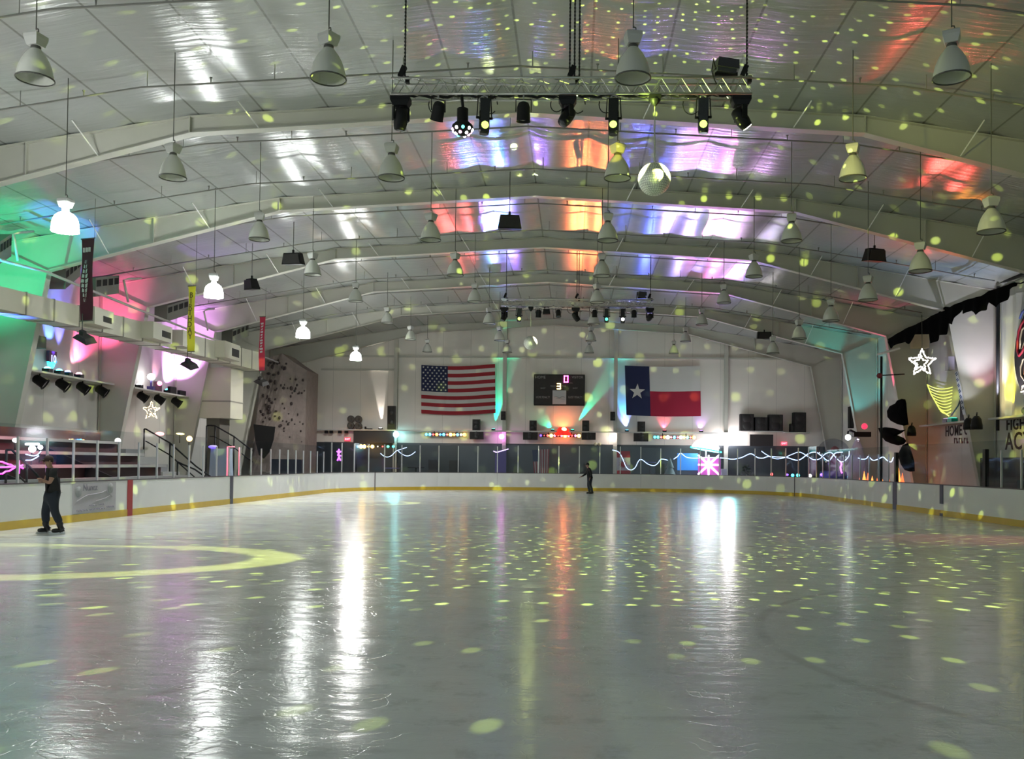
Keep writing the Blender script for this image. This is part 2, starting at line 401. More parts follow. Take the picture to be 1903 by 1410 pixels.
# --- portal frames
INN = [(18.97, 0), (17.4, 8.4), (9.1, 10.56), (0, 11.11)]
OUT = [(19.45, 0), (19.45, 9.3), (14.1, 10.22), (9.1, 11.02), (0, 11.52)]
for fi, Y in enumerate(FRAMES+[YF-.45]):
    b = MB(); I2 = INN[:2]+[(14.1, lerp_prof(14.1, INN[::-1]))]+INN[2:]
    Pi = [(CX-u, z) for u, z in I2]+[(CX+u, z) for u, z in reversed(I2[:-1])]
    Po = [(CX-u, z) for u, z in OUT]+[(CX+u, z) for u, z in reversed(OUT[:-1])]
    for k in range(len(Pi)-1):
        a, c, e, g = Pi[k], Pi[k+1], Po[k+1], Po[k]
        b.prism([(a[0], Y-.01, a[1]), (c[0], Y-.01, c[1]), (e[0], Y-.01, e[1]), (g[0], Y-.01, g[1])], (0, .02, 0))
        for (q, r), th in (((a, c), .022), ((g, e), .022)):
            d = Vector((r[0]-q[0], 0, r[1]-q[1])).normalized(); nn = Vector((-d.z, 0, d.x))*th/2
            A, B = Vector((q[0], Y-.15, q[1])), Vector((r[0], Y-.15, r[1]))
            b.prism([A+nn, B+nn, B-nn, A-nn], (0, .3, 0))
    st = 1 if fi < 5 else 0
    for s in (-1, 1):
        for u in (9.1, 13.6):  # stiffener plates
            zi, zo = lerp_prof(u, INN[::-1]), lerp_prof(u, OUT[::-1][:4])
            b.bbox((CX+s*u-.012, Y-.13, zi), (CX+s*u+.012, Y+.13, zo), 0)
        b.add([(CX+s*17.4, Y-.13, 8.4), (CX+s*17.4, Y+.13, 8.4), (CX+s*19.45, Y+.13, 9.3), (CX+s*19.45, Y-.13, 9.3)], [(0, 1, 2, 3)])
    root = struct(b.build('roof_frame', M_steel, origin=(CX, Y, 0)))
    if fi < 5:
        for s in (-1, 1):
            for u in (3.2, 7.2, 11.6, 15.2):
                zi = lerp_prof(u, INN[::-1])+.02; bb = MB()
                bb.tube([(CX+s*u, Y-.12, zi), (CX+s*(u+.25), Y-1.0, roofz(CX+s*u)-.10)], .022, 4)
                bb.build('flange_brace', M_white, root)

# --- sprinkler pipes follow the roof slope
ORD = ['first', 'second', 'third', 'fourth', 'fifth', 'sixth', 'seventh', 'eighth', 'ninth', 'tenth', 'eleventh', 'twelfth', 'thirteenth']
py = [17.8, 21.6, 25.5, 29.2, 33.1, 36.9, 40.7, 44.6, 48.3, 52.1, 55.9]
M_pipe = mat('pipe_paint', (.22, .215, .20), .5)
for i, Y in enumerate(py):
    b = MB(); zz = lambda x: roofz(x)-.42
    xs_ = [CX+u for u in (-18.4, -14.1, -9.1, -4.5, 0, 4.5, 9.1, 14.1, 18.2)]
    b.tube([(x, Y, zz(x)) for x in xs_], .024, 6)
    root = b.build('sprinkler_pipe_hanging', M_pipe, origin=(CX, Y, zz(CX)))
    tag(root, f'thin sprinkler pipe hung across the ceiling, {ORD[i]} counting away from the camera', 'pipe', 'sprinkler pipes under the ceiling')
    k = 0; x = XL+2.0+(.8 if i % 2 else 0)
    while x < XR-1.5:
        bb = MB()
        if k % 2: bb.tube([(x, Y, zz(x)), (x, Y, roofz(x)-.02)], .010, 4); bb.build('hanger_rod', M_pipe, root)
        else:
            bb.tube([(x, Y, zz(x)), (x, Y, zz(x)+.12)], .016, 5); bb.lathe([(.005, .12), (.035, .13), (.035, .15), (.005, .15)], (x, Y, zz(x)), 8); bb.build('sprinkler_head', M_pipe, root)
        x += 1.55; k += 1

# ================================================================ BOARDS AND GLASS
M_board = mat('white_board', (.66, .67, .66), .35, noise=.05, nscale=1.0)
M_kick = mat('yellow_kick_plate', (.55, .38, .04), .4, noise=.1)
M_cap = mat('dark_cap_rail', (.07, .06, .065), .5)
M_red = mat('red_mark', (.32, .01, .012), .4); M_navy = mat('navy_mark', (.02, .025, .06), .4)
def glass_mat(name, tint, fac):
    m = bpy.data.materials.new(name); m.use_nodes = True; nt = m.node_tree
    nt.nodes.remove(nt.nodes['Principled BSDF']); out = nt.nodes['Material Output']
    t = nt.nodes.new('ShaderNodeBsdfTransparent'); t.inputs[0].default_value = (*tint, 1)
    g = nt.nodes.new('ShaderNodeBsdfGlossy'); g.inputs['Roughness'].default_value = .06; g.inputs[0].default_value = (.8, .85, .9, 1)
    mx = nt.nodes.new('ShaderNodeMixShader'); mx.inputs[0].default_value = fac
    nt.links.new(t.outputs[0], mx.inputs[1]); nt.links.new(g.outputs[0], mx.inputs[2]); nt.links.new(mx.outputs[0], out.inputs[0])
    return m
M_glass = glass_mat('rink_glass', (.74, .79, .80), .05)
def sub_path(pts, step):
    "resample a polyline at even steps"
    out = [Vector((*pts[0], 0))]; L = 0; segs = []
    for a, c in zip(pts, pts[1:]): segs.append((Vector((*a, 0)), Vector((*c, 0))))
    tot = sum((c-a).length for a, c in segs); n = max(1, round(tot/step))
    res = []
    for i in range(n+1):
        d = tot*i/n
        for a, c in segs:
            l = (c-a).length
            if d <= l+1e-6: res.append(a+(c-a)*min(1, d/l)); break
            d -= l
    return res
def strip(b, pts, off0, off1, z0, z1, m=0):
    P = [Vector((*p, 0)) for p in pts]; n = len(P); N = []
    for i in range(n):
        t = (P[min(i+1, n-1)]-P[max(i-1, 0)]).normalized(); N.append(Vector((-t.y, t.x, 0)))
    vs = []
    for i in range(n):
        for o, z in ((off0, z0), (off1, z0), (off1, z1), (off0, z1)): v = P[i]+N[i]*o; vs.append((v.x, v.y, z))
    fs = [(i*4+k, i*4+(k+1) % 4, i*4+4+(k+1) % 4, i*4+4+k) for i in range(n-1) for k in range(4)]+[(0, 1, 2, 3), tuple(4*(n-1)+k for k in (3, 2, 1, 0))]
    b.add(vs, fs, m)
full = board_path(0)
ARC = 18
secs = [('left side', [(BX0, 2.0), (BX0, BY1-BR)], 2.5, 2.2, 'running along the left side below the bleachers'),
        ('left corner', full[1:ARC+2], 2.75, 2.72, 'curving round the left far corner below the climbing wall'),
        ('far end', full[ARC+1:ARC+3], 2.8, 2.78, 'straight across the far end below the scoreboard'),
        ('right corner', full[ARC+2:2*ARC+3], 2.72, 2.68, 'curving round the right far corner below the rope lights'),
        ('right side', [(BX1, BY1-BR), (BX1, 2.0)], 2.5, 2.2, 'running along the right side below the lettered wall')]
for nm, pts, zg, zp, lab in secs:
    mid = pts[len(pts)//2]; pts = list(pts)
    for e, f in ((0, 1), (-1, -2)):
        a_, c_ = Vector((*pts[e], 0)), Vector((*pts[f], 0)); a_ += (c_-a_).normalized()*.005; pts[e] = (a_.x, a_.y)
    root = thing('dasher_board', 'white rink boards with glass '+lab, 'rink boards', (mid[0], mid[1], 0), 'rink boards')
    b = MB(); strip(b, pts, 0, .10, 0, 1.06); b.build('board_panel', M_board, root)
    b = MB(); strip(b, pts, -.014, 0, .005, .20); b.build('kick_plate', M_kick, root)
    b = MB(); strip(b, pts, -.01, .12, 1.06, 1.09); b.build('cap_rail', M_cap, root)
    pos = sub_path(pts, 1.22)
    if nm in ('left side', 'right side'): pos = [p for p in pos if p.y > 8]
    for i, p in enumerate(pos):
        q = pos[i+1] if i+1 < len(pos) else None
        bare = nm == 'right side' and 28.4 < p.y < 36.6
        if not bare and not (i == 0 and nm != 'left side'):
            t = ((q or p)-(pos[i-1] if i else p)).normalized(); nn = Vector((-t.y, t.x, 0)); c = p+nn*.05
            b = MB(); b.box((c.x, c.y, (1.09+zp)/2), (.05, .05, zp-1.09), Matrix.Rotation(math.atan2(t.y, t.x), 3, 'Z')); b.build('glass_post', M_alu, root)
        if q is not None:
            t = (q-p).normalized(); nn = Vector((-t.y, t.x, 0)); c = (p+q)/2+nn*.05; L = (q-p).length
            if not (nm == 'right side' and abs(c.y-36.9) < .7):
                b = MB(); a_, d_2 = p+nn*.05+(t*.035 if i == 0 else t*0), q+nn*.05
                b.quad((a_.x, a_.y, 1.09), (d_2.x, d_2.y, 1.09), (d_2.x, d_2.y, zg), (a_.x, a_.y, zg)); b.build('glass_pane', M_glass, root)
    marks = []
    if nm == 'left side':
        marks = [(atx(241, 930, BX0).y, .30, M_red, 0, 1.07, 'red centre line mark'), (atx(430, 912, BX0).y, .30, M_navy, 0, 1.07, 'navy blue line mark')]
    if nm == 'right side':
        marks = [(atx(1663, 920, BX1).y, .42, M_navy, .0, 1.07, 'dark gate gap'), (atx(1750, 930, BX1).y, .28, M_navy, .42, 1.07, 'navy line mark'), (atx(1750, 930, BX1).y, .28, M_navy, 0, .1, 'navy line mark')]
    for y, w, mm, z0, z1, ll in marks:
        s = 1 if nm == 'left side' else -1; x = BX0 if s > 0 else BX1
        b = MB(); b.bbox((min(x, x+s*.018), y-w/2, z0), (max(x, x+s*.018), y+w/2, z1)); o = b.build('line_mark', mm, root); o['label'] = ll
    if nm == 'right side':
        for px_, zt, ll in ((1662, 2.25, 'black gate post'), (1827, 2.25, 'black gate post')):
            y = atx(px_, 890, BX1).y
            b = MB(); b.bbox((BX1+.02, y-.09, 1.09), (BX1+.14, y+.09, zt)); o = b.build('gate_post', M_black, root); o['label'] = ll
    # panel joints
    for px_ in ([697] if nm == 'left corner' else [1477] if nm == 'right corner' else []):
        dmin = min(sub_path(pts, .1), key=lambda p: abs((Vector((ROT.transposed() @ (Vector((p.x, p.y, .5))-EYE))).x/-(ROT.transposed() @ (Vector((p.x, p.y, .5))-EYE)).z*FPX+PPX)-px_))
        k = min(range(len(pts)-1), key=lambda i: (Vector((*pts[i], 0))-dmin).length)
        t = (Vector((*pts[k+1], 0))-Vector((*pts[k], 0))).normalized()
        b = MB(); b.box((dmin.x, dmin.y, .53), (.05, .04, 1.06), Matrix.Rotation(math.atan2(t.y, t.x), 3, 'Z')); b.build('panel_joint', M_cap, root)
# ================================================================ HUNG FROM THE ROOF
M_bowl = mat('grey_reflector', (.62, .63, .58), .28, .1)
M_lamphd = mat('lamp_housing', (.52, .52, .50), .45)
M_bulb = mat('dead_bulb', (.7, .7, .68), .2)
M_lit = glow('lit_bowl', (.95, 1.0, .97), 42.0)
M_lithd = mat('lit_housing', (.30, .31, .30), .5)
M_wire = mat('thin_wire', (.10, .10, .09), .6)
def make_highbay(lit):
    r = thing('pendant_highbay_lamp', '', 'lamp', (0, 0, 0))
    mb = M_lit if lit else M_bowl; mh = M_lithd if lit else M_lamphd
    prof = [(.300, .0), (.298, .03), (.285, .12), (.262, .21), (.225, .31), (.175, .40), (.125, .47), (.085, .52)]
    if lit: prof = [(.30, .0), (.303, .08), (.297, .18), (.275, .28), (.235, .36), (.170, .42), (.110, .455), (.07, .47)]
    b = MB(); b.lathe(prof, n=24); b.lathe([(p-.006, z) for p, z in prof], n=24); b.build('reflector_bowl', mb, r)
    b = MB(); b.lathe([(.292, -.006), (.310, -.006), (.310, .016), (.292, .016), (.292, -.006)], n=24); b.build('bowl_rim', M_lit if lit else M_wire, r)
    if lit:
        b = MB(); b.lathe([(.001, -.03), (.15, -.022), (.29, .0)], n=24); b.build('lens', M_lit, r)
    else:
        b = MB(); b.ball((0, 0, .24), .07, 10, 8, sc3=(1, 1, 1.7)); b.build('bulb', M_bulb, r)
    b = MB(); b.lathe([(.075, .47), (.085, .51), (.085, .56), (.07, .58)], n=12, cap0=True, cap1=True); b.build('neck', M_wire if not lit else mh, r)
    b = MB(); b.box((0, 0, .64), (.20, .20, .13), taper=(1.35, 1.35)); b.box((0, 0, .735), (.27, .27, .06)); b.box((0, 0, .785), (.27, .27, .04), taper=(.5, .5)); b.build('ballast_housing', mh, r)
    b = MB(); b.tube([(0, 0, .80), (.05, 0, .83), (.04, 0, .87), (0, 0, .88)], .012, 5); b.build('hook', M_wire, r)
    b = MB(); b.tube([(0, 0, 0), (0, 0, 1)], .011, 5); s = b.build('stem', M_wire, r); s.location = (0, 0, .86)
    return r
def place_highbay(proto, x, y, z, label, group, first):
    r = proto if first else dup(proto, (x, y, z), label, group)
    r.location = (x, y, z); ORG[r.name] = Vector((x, y, z)); r['label'] = label; r['group'] = group
    r.rotation_euler = (0, 0, random.uniform(-.6, .6))
    for c in r.children:
        if c.name.startswith('stem'): c.scale = (1, 1, roofz(x)-z-.86)
    return r
YS = [15.3, 20.7, 26.5, 32.0, 38.4, 45.0, 51.5, 57.5]
HS = [6.5, 6.5, 6.5, 6.6, 6.8, 6.9, 6.95, 7.0]
proto = make_highbay(False); first = True
rows = [(-9.28, 'row nearest the left wall', YS), (-4.22, 'row left of the mirror balls', YS), (.95, 'row over the middle of the ice', YS), (6.26, 'row right of the mirror balls', YS)]
for x, nm, ys_ in rows:
    for i, (y, h) in enumerate(zip(ys_, HS)):
        lab = f'unlit bell lamp, {ORD[i]} from the camera in the {nm}'
        place_highbay(proto, x, y, h+CAMZ, lab, 'unlit high-bay lamps', first); first = False
for i, y in enumerate([20.7, 24.9, 29.3, 33.5, 38.2, 43.2]):
    place_highbay(proto, 9.35, y, 5.3+CAMZ, f'unlit low bell lamp, {ORD[i]} from the camera in the row nearest the right wall', 'unlit high-bay lamps', False)
proto = make_highbay(True); first = True
LIT = [(at(121, 430, 21.4), 'above the dark maroon banner'), (at(397, 552, 30.2), 'beside the yellow banner'), (at(563, 627, 39.8), 'right of the red banner'), (at(661, 669, 49.6), 'hanging before the far wall')]
for p, nm in LIT:
    place_highbay(proto, p.x, p.y, p.z, f'lit glowing white bell-shaped lamp {nm}', 'lit high-bay lamps', first); first = False

# ---------------------------------------------------------------- lighting trusses
M_truss = mat('truss_aluminium', (.55, .56, .54), .28, .85)
M_chain = mat('dark_chain', (.03, .03, .03), .5, .5)
M_lens = mat('dark_lens', (.02, .02, .03), .05)
def make_truss(name, lab, Y, x0, x1, zb, chains):
    root = thing(name, lab, 'truss', ((x0+x1)/2, Y, zb), 'lighting trusses')
    b = MB(); h = .30; w_ = .30; zt = zb+h; L = x1-x0
    for yy, zz in ((-w_/2, zb), (w_/2, zb), (-w_/2, zt), (w_/2, zt)): b.tube([(x0, Y+yy, zz), (x1, Y+yy, zz)], .022, 6)
    n = int(L/.36)
    for i in range(n):
        a, c = x0+L*i/n, x0+L*(i+1)/n; m_ = (a+c)/2
        for yy in (-w_/2, w_/2): b.tube([(a, Y+yy, zb), (m_, Y+yy, zt)], .009, 4); b.tube([(m_, Y+yy, zt), (c, Y+yy, zb)], .009, 4)
        for zz in (zb, zt): b.tube([(a, Y-w_/2, zz), (c, Y+w_/2, zz)], .008, 4)
    b.build('truss_lattice', M_truss, root)
    b = MB(); k = 60
    b.tube([(x0+.2+(L-.4)*i/k, Y-.03+.02*math.sin(i*1.7), zb+.005+.018*math.sin(i*2.3)+.012*math.sin(i*.7)) for i in range(k+1)], .028, 6); b.build('cable_bundle', M_black, root)
    for xx in [x0+.8, x0+L*.27, x0+L*.46, x0+L*.52, x0+L*.60, x0+L*.84]:
        rr = random.uniform(.10, .17); b = MB(); b.tube([(xx+rr*math.cos(a), Y+.21, zb-.06+rr*1.2*math.sin(a)) for a in [j*math.pi/8 for j in range(15)]], .010, 5); b.build('cable_loop', M_black, root)
    for xx, nn in chains:
        for q in range(nn):
            xq = xx+(q-(nn-1)/2)*.09; b = MB(); zz = zt+.05; top = roofz(xx)-.02
            b.tube([(xq, Y, zz), (xq, Y, top)], .014, 5)
            z = zz
            while z < top: b.box((xq, Y, z), (.035, .035, .03)); z += .07
            b.build('hoist_chain', M_chain, root)
        b = MB(); b.box((xx-.05, Y, zt+.18), (.09, .09, .22), Euler((0, .4, 0)).to_matrix()); b.box((xx+.05, Y, zt+.02), (.07, .10, .12)); b.build('chain_hoist', M_black, root)
    return root
# --- fixtures; origin at the clamp on the lower chord, body hangs below
def fx_moving_head(lensm, tilt, yaw, lab, grp):
    r = thing('hanging_moving_head', lab, 'stage light', (0, 0, 0), grp)
    b = MB(); b.tube([(-.06, 0, -.05), (-.06, 0, -.02), (.06, 0, -.02), (.06, 0, -.05)], .018, 6); b.build('clamp', M_grey, r)
    b = MB(); b.box((0, 0, -.09), (.36, .26, .08)); b.box((0, 0, -.17), (.36, .26, .10), Matrix.Rotation(math.pi, 3, 'X'), taper=(.72, .8)); b.build('base_box', M_black, r)
    Q = Matrix.Rotation(yaw, 3, 'Z'); b = MB(); b.lathe([(.06, -.26), (.08, -.21)], n=10)
    for s in (-1, 1): b.box(Q @ Vector((s*.14, 0, -.36)), (.035, .10, .24), Q)
    b.box(Q @ Vector((0, 0, -.245)), (.30, .10, .03), Q); b.build('yoke', M_black, r)
    T = Q @ Matrix.Rotation(tilt, 3, 'X'); c = Vector((0, 0, -.44)); b = MB()
    b.lathe([(.04, .20), (.10, .17), (.125, .06), (.13, -.08), (.11, -.19), (.10, -.21)], c, 14, rot=T, cap0=True, cap1=True); hd = b.build('lamp_head', M_black, r)
    b = MB(); b.lathe([(.001, -.225), (.06, -.222), (.095, -.213)], c, 14, rot=T); b.build('lens', lensm, hd)
    return r
def fx_par(tilt, yaw, lab, grp, sz=1.0, lens=None):
    r = thing('hanging_par_can', lab, 'stage light', (0, 0, 0), grp)
    b = MB(); b.tube([(0, 0, 0), (0, 0, -.08*sz)], .016, 6); b.build('clamp', M_grey, r)
    Q = Matrix.Rotation(yaw, 3, 'Z'); b = MB(); w2 = .135*sz; zt = -.08*sz; zc = -.30*sz
    b.tube([Q @ Vector(p) for p in ((-w2, 0, zc), (-w2, 0, zt), (w2, 0, zt), (w2, 0, zc))], .012*sz, 5); b.build('yoke', M_black, r)
    T = Q @ Matrix.Rotation(tilt, 3, 'X'); c = Vector((0, 0, zc)); b = MB()
    b.lathe([(.05*sz, .17*sz), (.09*sz, .15*sz), (.115*sz, .08*sz), (.12*sz, -.15*sz), (.13*sz, -.17*sz)], c, 14, rot=T, cap0=True); b.build('can', M_blackp, r)
    b = MB(); b.lathe([(.001, -.14*sz), (.118*sz, -.145*sz)], c, 14, rot=T); b.build('lens', lens or M_lens, r)
    return r
def fx_barrel(lensm, tilt, yaw, lab, grp, L=.60):
    r = thing('hanging_barrel_scanner', lab, 'stage light', (0, 0, 0), grp)
    b = MB(); b.tube([(-.05, 0, -.09), (-.05, 0, -.03), (0, 0, -.012), (.05, 0, -.03), (.05, 0, -.09)], .014, 6); b.build('clamp', M_grey, r)
    Q = Matrix.Rotation(yaw, 3, 'Z'); T = Q @ Matrix.Rotation(tilt, 3, 'X'); c = Vector((0, 0, -.09-L/2))
    b = MB(); b.box(c+T @ Vector((0, 0, L*.32)), (.185, .19, L*.36), T); b.lathe([(.10, L*.15), (.10, -L*.42), (.085, -L*.5)], c, 14, rot=T, cap0=True, cap1=True); b.box(c+T @ Vector((0, -.05, -L*.1)), (.16, .12, L*.7), T); b.build('barrel', mat('black_gloss', (.012, .014, .012), .18), r)
    b = MB(); b.tube([c+Q @ Vector(p) for p in ((-.14, 0, -.02), (-.12, 0, L*.5+.03), (.12, 0, L*.5+.03), (.14, 0, -.02))], .012, 5)
    for s in (-1, 1): b.tube([c+Q @ Vector((s*.10, 0, -.02)), c+Q @ Vector((s*.155, 0, -.02))], .025, 8)
    b.build('yoke', M_black, r)
    b = MB(); b.lathe([(.001, -.004), (.05, -.002), (.07, .0)], c+T @ Vector((0, -.115, -L*.27)), 12, rot=T @ Matrix.Rotation(math.pi/2, 3, 'X')); b.build('lens', lensm, r)
    return r
def fx_mushroom(lab, grp):
    r = thing('hanging_mushroom_light', lab, 'stage light', (0, 0, 0), grp)
    b = MB(); b.tube([(0, 0, 0), (.01, 0, -.12), (.03, 0, -.28)], .028, 8); b.build('hanging_arm', M_black, r)
    b = MB(); b.lathe([(.08, -.25), (.105, -.26), (.105, -.48), (.11, -.50), (.19, -.57), (.20, -.61), (.185, -.66), (.12, -.73), (.05, -.76), (.002, -.765)], (.02, 0, 0), 18, cap0=True); bd = b.build('mushroom_body', M_black, r)
    cols = [glow('lens_white', (1, .95, 1), 7), glow('lens_teal', (.1, .9, .8), 3), glow('lens_pinkish', (1, .5, .75), 4)]
    k = 0
    for ring, (rr, zz, n) in enumerate(((.178, -.655, 9), (.115, -.725, 6))):
        for i in range(n):
            a = 2*math.pi*i/n+.3*ring; b = MB(); b.ball((.02+rr*math.cos(a), rr*math.sin(a), zz), .032, 8, 6); b.build('lens', cols[(0, 2, 0, 1)[k % 4]], bd); k += 1
    return r
def fx_box(lab, grp, wd=.42):
    r = thing('hanging_projector_box', lab, 'stage light', (0, 0, 0), grp)
    b = MB(); T = Euler((.1, .09, .15)).to_matrix(); b.box((0, 0, .26), (wd, .40, .17), T, taper=(.92, .9)); b.box((-.02, 0, .16), (wd*.86, .30, .12), T); b.build('case', mat('charcoal_case', (.04, .04, .05), .5), r)
    b = MB(); b.tube([(-wd*.42, 0, .14), (-wd*.62, -.2, .3), (-wd*.72, -.26, .05), (-wd*.6, -.27, -.12), (-wd*.5, -.27, -.2)], .011, 5); b.build('power_cable', M_black, r)
    b = MB(); b.box((0, 0, .08), (wd*1.0, .12, .06)); b.build('bracket', M_black, r)
    return r
M_mirror = mat('mirror_tile', (.92, .95, .85), .5, .55)
def mirror_tiles(b, r, c):
    k = 22
    for i in range(k):
        t0, t1 = math.pi*i/k, math.pi*(i+1)/k; tm = (t0+t1)/2; n = max(6, int(2*math.pi*math.sin(tm)*k/math.pi))
        for j in range(n):
            a0, a1 = 2*math.pi*(j+.04)/n, 2*math.pi*(j+.96)/n
            q = lambda t, a: Vector(c)+Vector((r*math.sin(t)*math.cos(a), r*math.sin(t)*math.sin(a), r*math.cos(t)))
            e = (t1-t0)*.04; b.add([q(t0+e, a0), q(t0+e, a1), q(t1-e, a1), q(t1-e, a0)], [(0, 1, 2, 3)])
def fx_mirrorball(zball, rad, lab):
    r = thing('hanging_mirror_ball', lab, 'mirror ball', (0, 0, 0), 'mirror balls')
    b = MB(); b.box((0, 0, -.05), (.22, .16, .08)); b.lathe([(.10, -.09), (.09, -.13), (.03, -.20), (.012, -.21)], (0, 0, 0), 12, cap1=True); b.build('motor', M_black, r)
    b = MB(); n = 24; b.tube([(0, 0, -.2+(zball+rad+.2)*i/n) for i in range(n+1)], [.016 if i % 2 else .011 for i in range(n+1)], 5); b.build('chain', mat('bright_chain', (.7, .72, .62), .3, .8), r)
    b = MB(); b.ball((0, 0, zball), rad*.985, 20, 12); sph = b.build('ball_core', M_dark, r)
    b = MB(); mirror_tiles(b, rad, (0, 0, zball)); b.build('mirror_tiles', M_mirror, r)
    return r
def put(r, p, scale=None):
    r.location = p; ORG[r.name] = Vector(p)
    if scale: r.scale = (scale,)*3
    return r
Y1, Y2 = 17.0, 40.0
tb1 = (at(735, 180, Y1)+at(1392, 180, Y1))/2; ZT1 = tb1.z
make_truss('truss_hanging', 'silver lighting truss nearer the camera, hung with a row of black lights', Y1, at(730, 180, Y1).x, at(1395, 180, Y1).x, ZT1, [(at(753, 100, Y1).x, 1), (at(1068, 100, Y1).x, 3), (at(1388, 100, Y1).x, 1)])
G1 = 'stage lights on the nearer truss'; G2 = 'stage lights on the farther truss'
L_warm = glow('lens_warm', (1, 1, .75), 30); L_gr = glow('lens_green', (.6, 1, .1), 2.5)
def p1_(px): return Vector((at(px, 180, Y1).x, Y1-.15, ZT1-.026))
put(fx_moving_head(M_lens, .25, .5, 'bulky black moving head at the left end of the nearer truss', G1), p1_(748), 1.0)
put(fx_par(.55, .5, 'black par can in a wide yoke left of the mushroom light', G1), p1_(817))
put(fx_mushroom('black mushroom-shaped effect light with glowing coloured lenses', G1), p1_(860))
put(fx_barrel(L_gr, .08, .25, 'tall black barrel scanner right of the mushroom light', G1, .64), p1_(902))
put(fx_par(.12, .1, 'plain black par can alone at the middle of the nearer truss', G1, 1.05), p1_(974))
put(fx_moving_head(M_lens, -.65, -1.0, 'black moving head tilted right under the middle chains', G1), p1_(1055), .92)
put(fx_barrel(L_gr, -.05, -.1, 'black barrel scanner with green glints left of the nearer mirror ball', G1, .66), p1_(1140))
put(fx_barrel(L_gr, .1, -.1, 'black barrel scanner with green glints right of the nearer mirror ball', G1, .62), p1_(1305))
put(fx_moving_head(L_warm, .75, -1.2, 'black moving head with a glowing lens at the right end of the nearer truss', G1), p1_(1374), .98)
put(fx_box('grey projector case on top of the right end of the nearer truss', G1), (at(1349, 130, Y1).x, Y1, ZT1+.325))
BALL1 = at(1216, 333, Y1-.15)
put(fx_mirrorball(BALL1.z-(ZT1-.026), .30, 'large sparkling mirror ball hanging below the nearer truss'), (BALL1.x, Y1-.15, ZT1-.026))
tb2 = at(1070, 570, Y2); ZT2 = tb2.z
make_truss('truss_hanging', 'silver lighting truss farther from the camera, before the scoreboard', Y2, at(932, 570, Y2).x, at(1214, 570, Y2).x, ZT2, [(at(941, 550, Y2).x, 1), (at(1074, 550, Y2).x, 2), (at(1209, 550, Y2).x, 1)])
def p2_(px): return Vector((at(px, 570, Y2).x, Y2-.15, ZT2-.026))
put(fx_moving_head(M_lens, -.5, -.8, 'small black moving head at the left end of the farther truss', G2), p2_(938))
put(fx_barrel(L_gr, .1, .2, 'green-glinting barrel scanner left of the farther mirror ball', G2, .58), p2_(965))
put(fx_par(.2, .2, 'black par can just right of the farther mirror ball', G2, 1.0), p2_(1001))
b = MB(); r = thing('hanging_strobe_box', 'squat black strobe box between two par cans on the farther truss', 'stage light', (0, 0, 0), G2)
b.box((0, 0, -.23), (.34, .2, .22), taper=(.8, 1)); b.build('housing', M_black, r); b = MB(); b.tube([(-.1, 0, -.12), (-.1, 0, -.04), (0, 0, -.02), (.1, 0, -.04), (.1, 0, -.12)], .014, 5); b.build('clamp', M_black, r); put(r, p2_(1016))
put(fx_par(-.2, .2, 'black par can left of the middle moving head on the farther truss', G2, .95), p2_(1038))
put(fx_moving_head(M_lens, .7, -1.2, 'black moving head tilted at the middle of the farther truss', G2), p2_(1070))
put(fx_par(.1, 0, 'upright black par can right of the middle of the farther truss', G2, .95), p2_(1105))
put(fx_barrel(glow('lens_sea', (.05, .7, .45), 2), 0, 0, 'slim black scanner with a teal glint on the farther truss', G2, .60), p2_(1127))
put(fx_barrel(glow('lens_cold', (.9, .95, 1), 20), -.1, 0, 'dark blue-lit scanner with a bright white lens on the farther truss', G2, .62), p2_(1157))
put(fx_par(.0, .2, 'black par can next to the right end of the farther truss', G2, .95), p2_(1178))
put(fx_moving_head(M_lens, 1.2, .2, 'black moving head at the right end of the farther truss', G2), p2_(1207))
put(fx_box('black projector case on top of the right end of the farther truss', G2, .36), (at(1193, 552, Y2).x, Y2, ZT2+.325))
BALL2 = at(986, 637, Y2-.15)
put(fx_mirrorball(BALL2.z-(ZT2-.026), .30, 'smaller-looking mirror ball hanging below the farther truss'), (BALL2.x, Y2-.15, ZT2-.026))

# ---------------------------------------------------------------- hung loudspeakers
def hung_speaker(px, py_, Y, w_, h_, lab, yaw, skew=.78):
    p = at(px, py_, Y); r = thing('hanging_speaker', lab, 'loudspeaker', p, 'black loudspeakers hung over the ice')
    Q = Euler((.12, 0, yaw)).to_matrix(); b = MB(); b.box(p, (w_, .45, h_), Q, taper=(skew, .7)); cab = b.build('cabinet', M_blackp, r)
    b = MB(); b.box(p+Q @ Vector((0, -.225, -.01)), (w_*.9, .02, h_*.8), Q, taper=(.85, 1)); b.build('grille', M_dark, r)
    top = roofz(p.x); b = MB(); b.tube([(p.x, p.y, p.z+h_/2-.02), (p.x, p.y, top)], .014, 5); b.build('hanging_rod', M_wire, r)
    b = MB(); b.box((p.x, p.y, p.z+h_/2+.06), (.07, .07, .14)); b.build('bracket', M_black, r)
hung_speaker(947, 413, 30.5, .80, .46, 'black loudspeaker box hung in the middle, left of the nearer mirror ball', .1)
hung_speaker(545, 481, 35, .78, .44, 'black wedge loudspeaker hung over the left of the ice', -.12, .82)
hung_speaker(1625, 474, 34, .76, .46, 'black wedge loudspeaker hung over the right of the ice', .3)
hung_speaker(1420, 623, 55, .80, .42, 'small black loudspeaker hung near the far right corner', 0, .98)
hung_speaker(468, 528, 37, .48, .44, 'black loudspeaker tilted under a rafter above the red banner', -.5, .6)
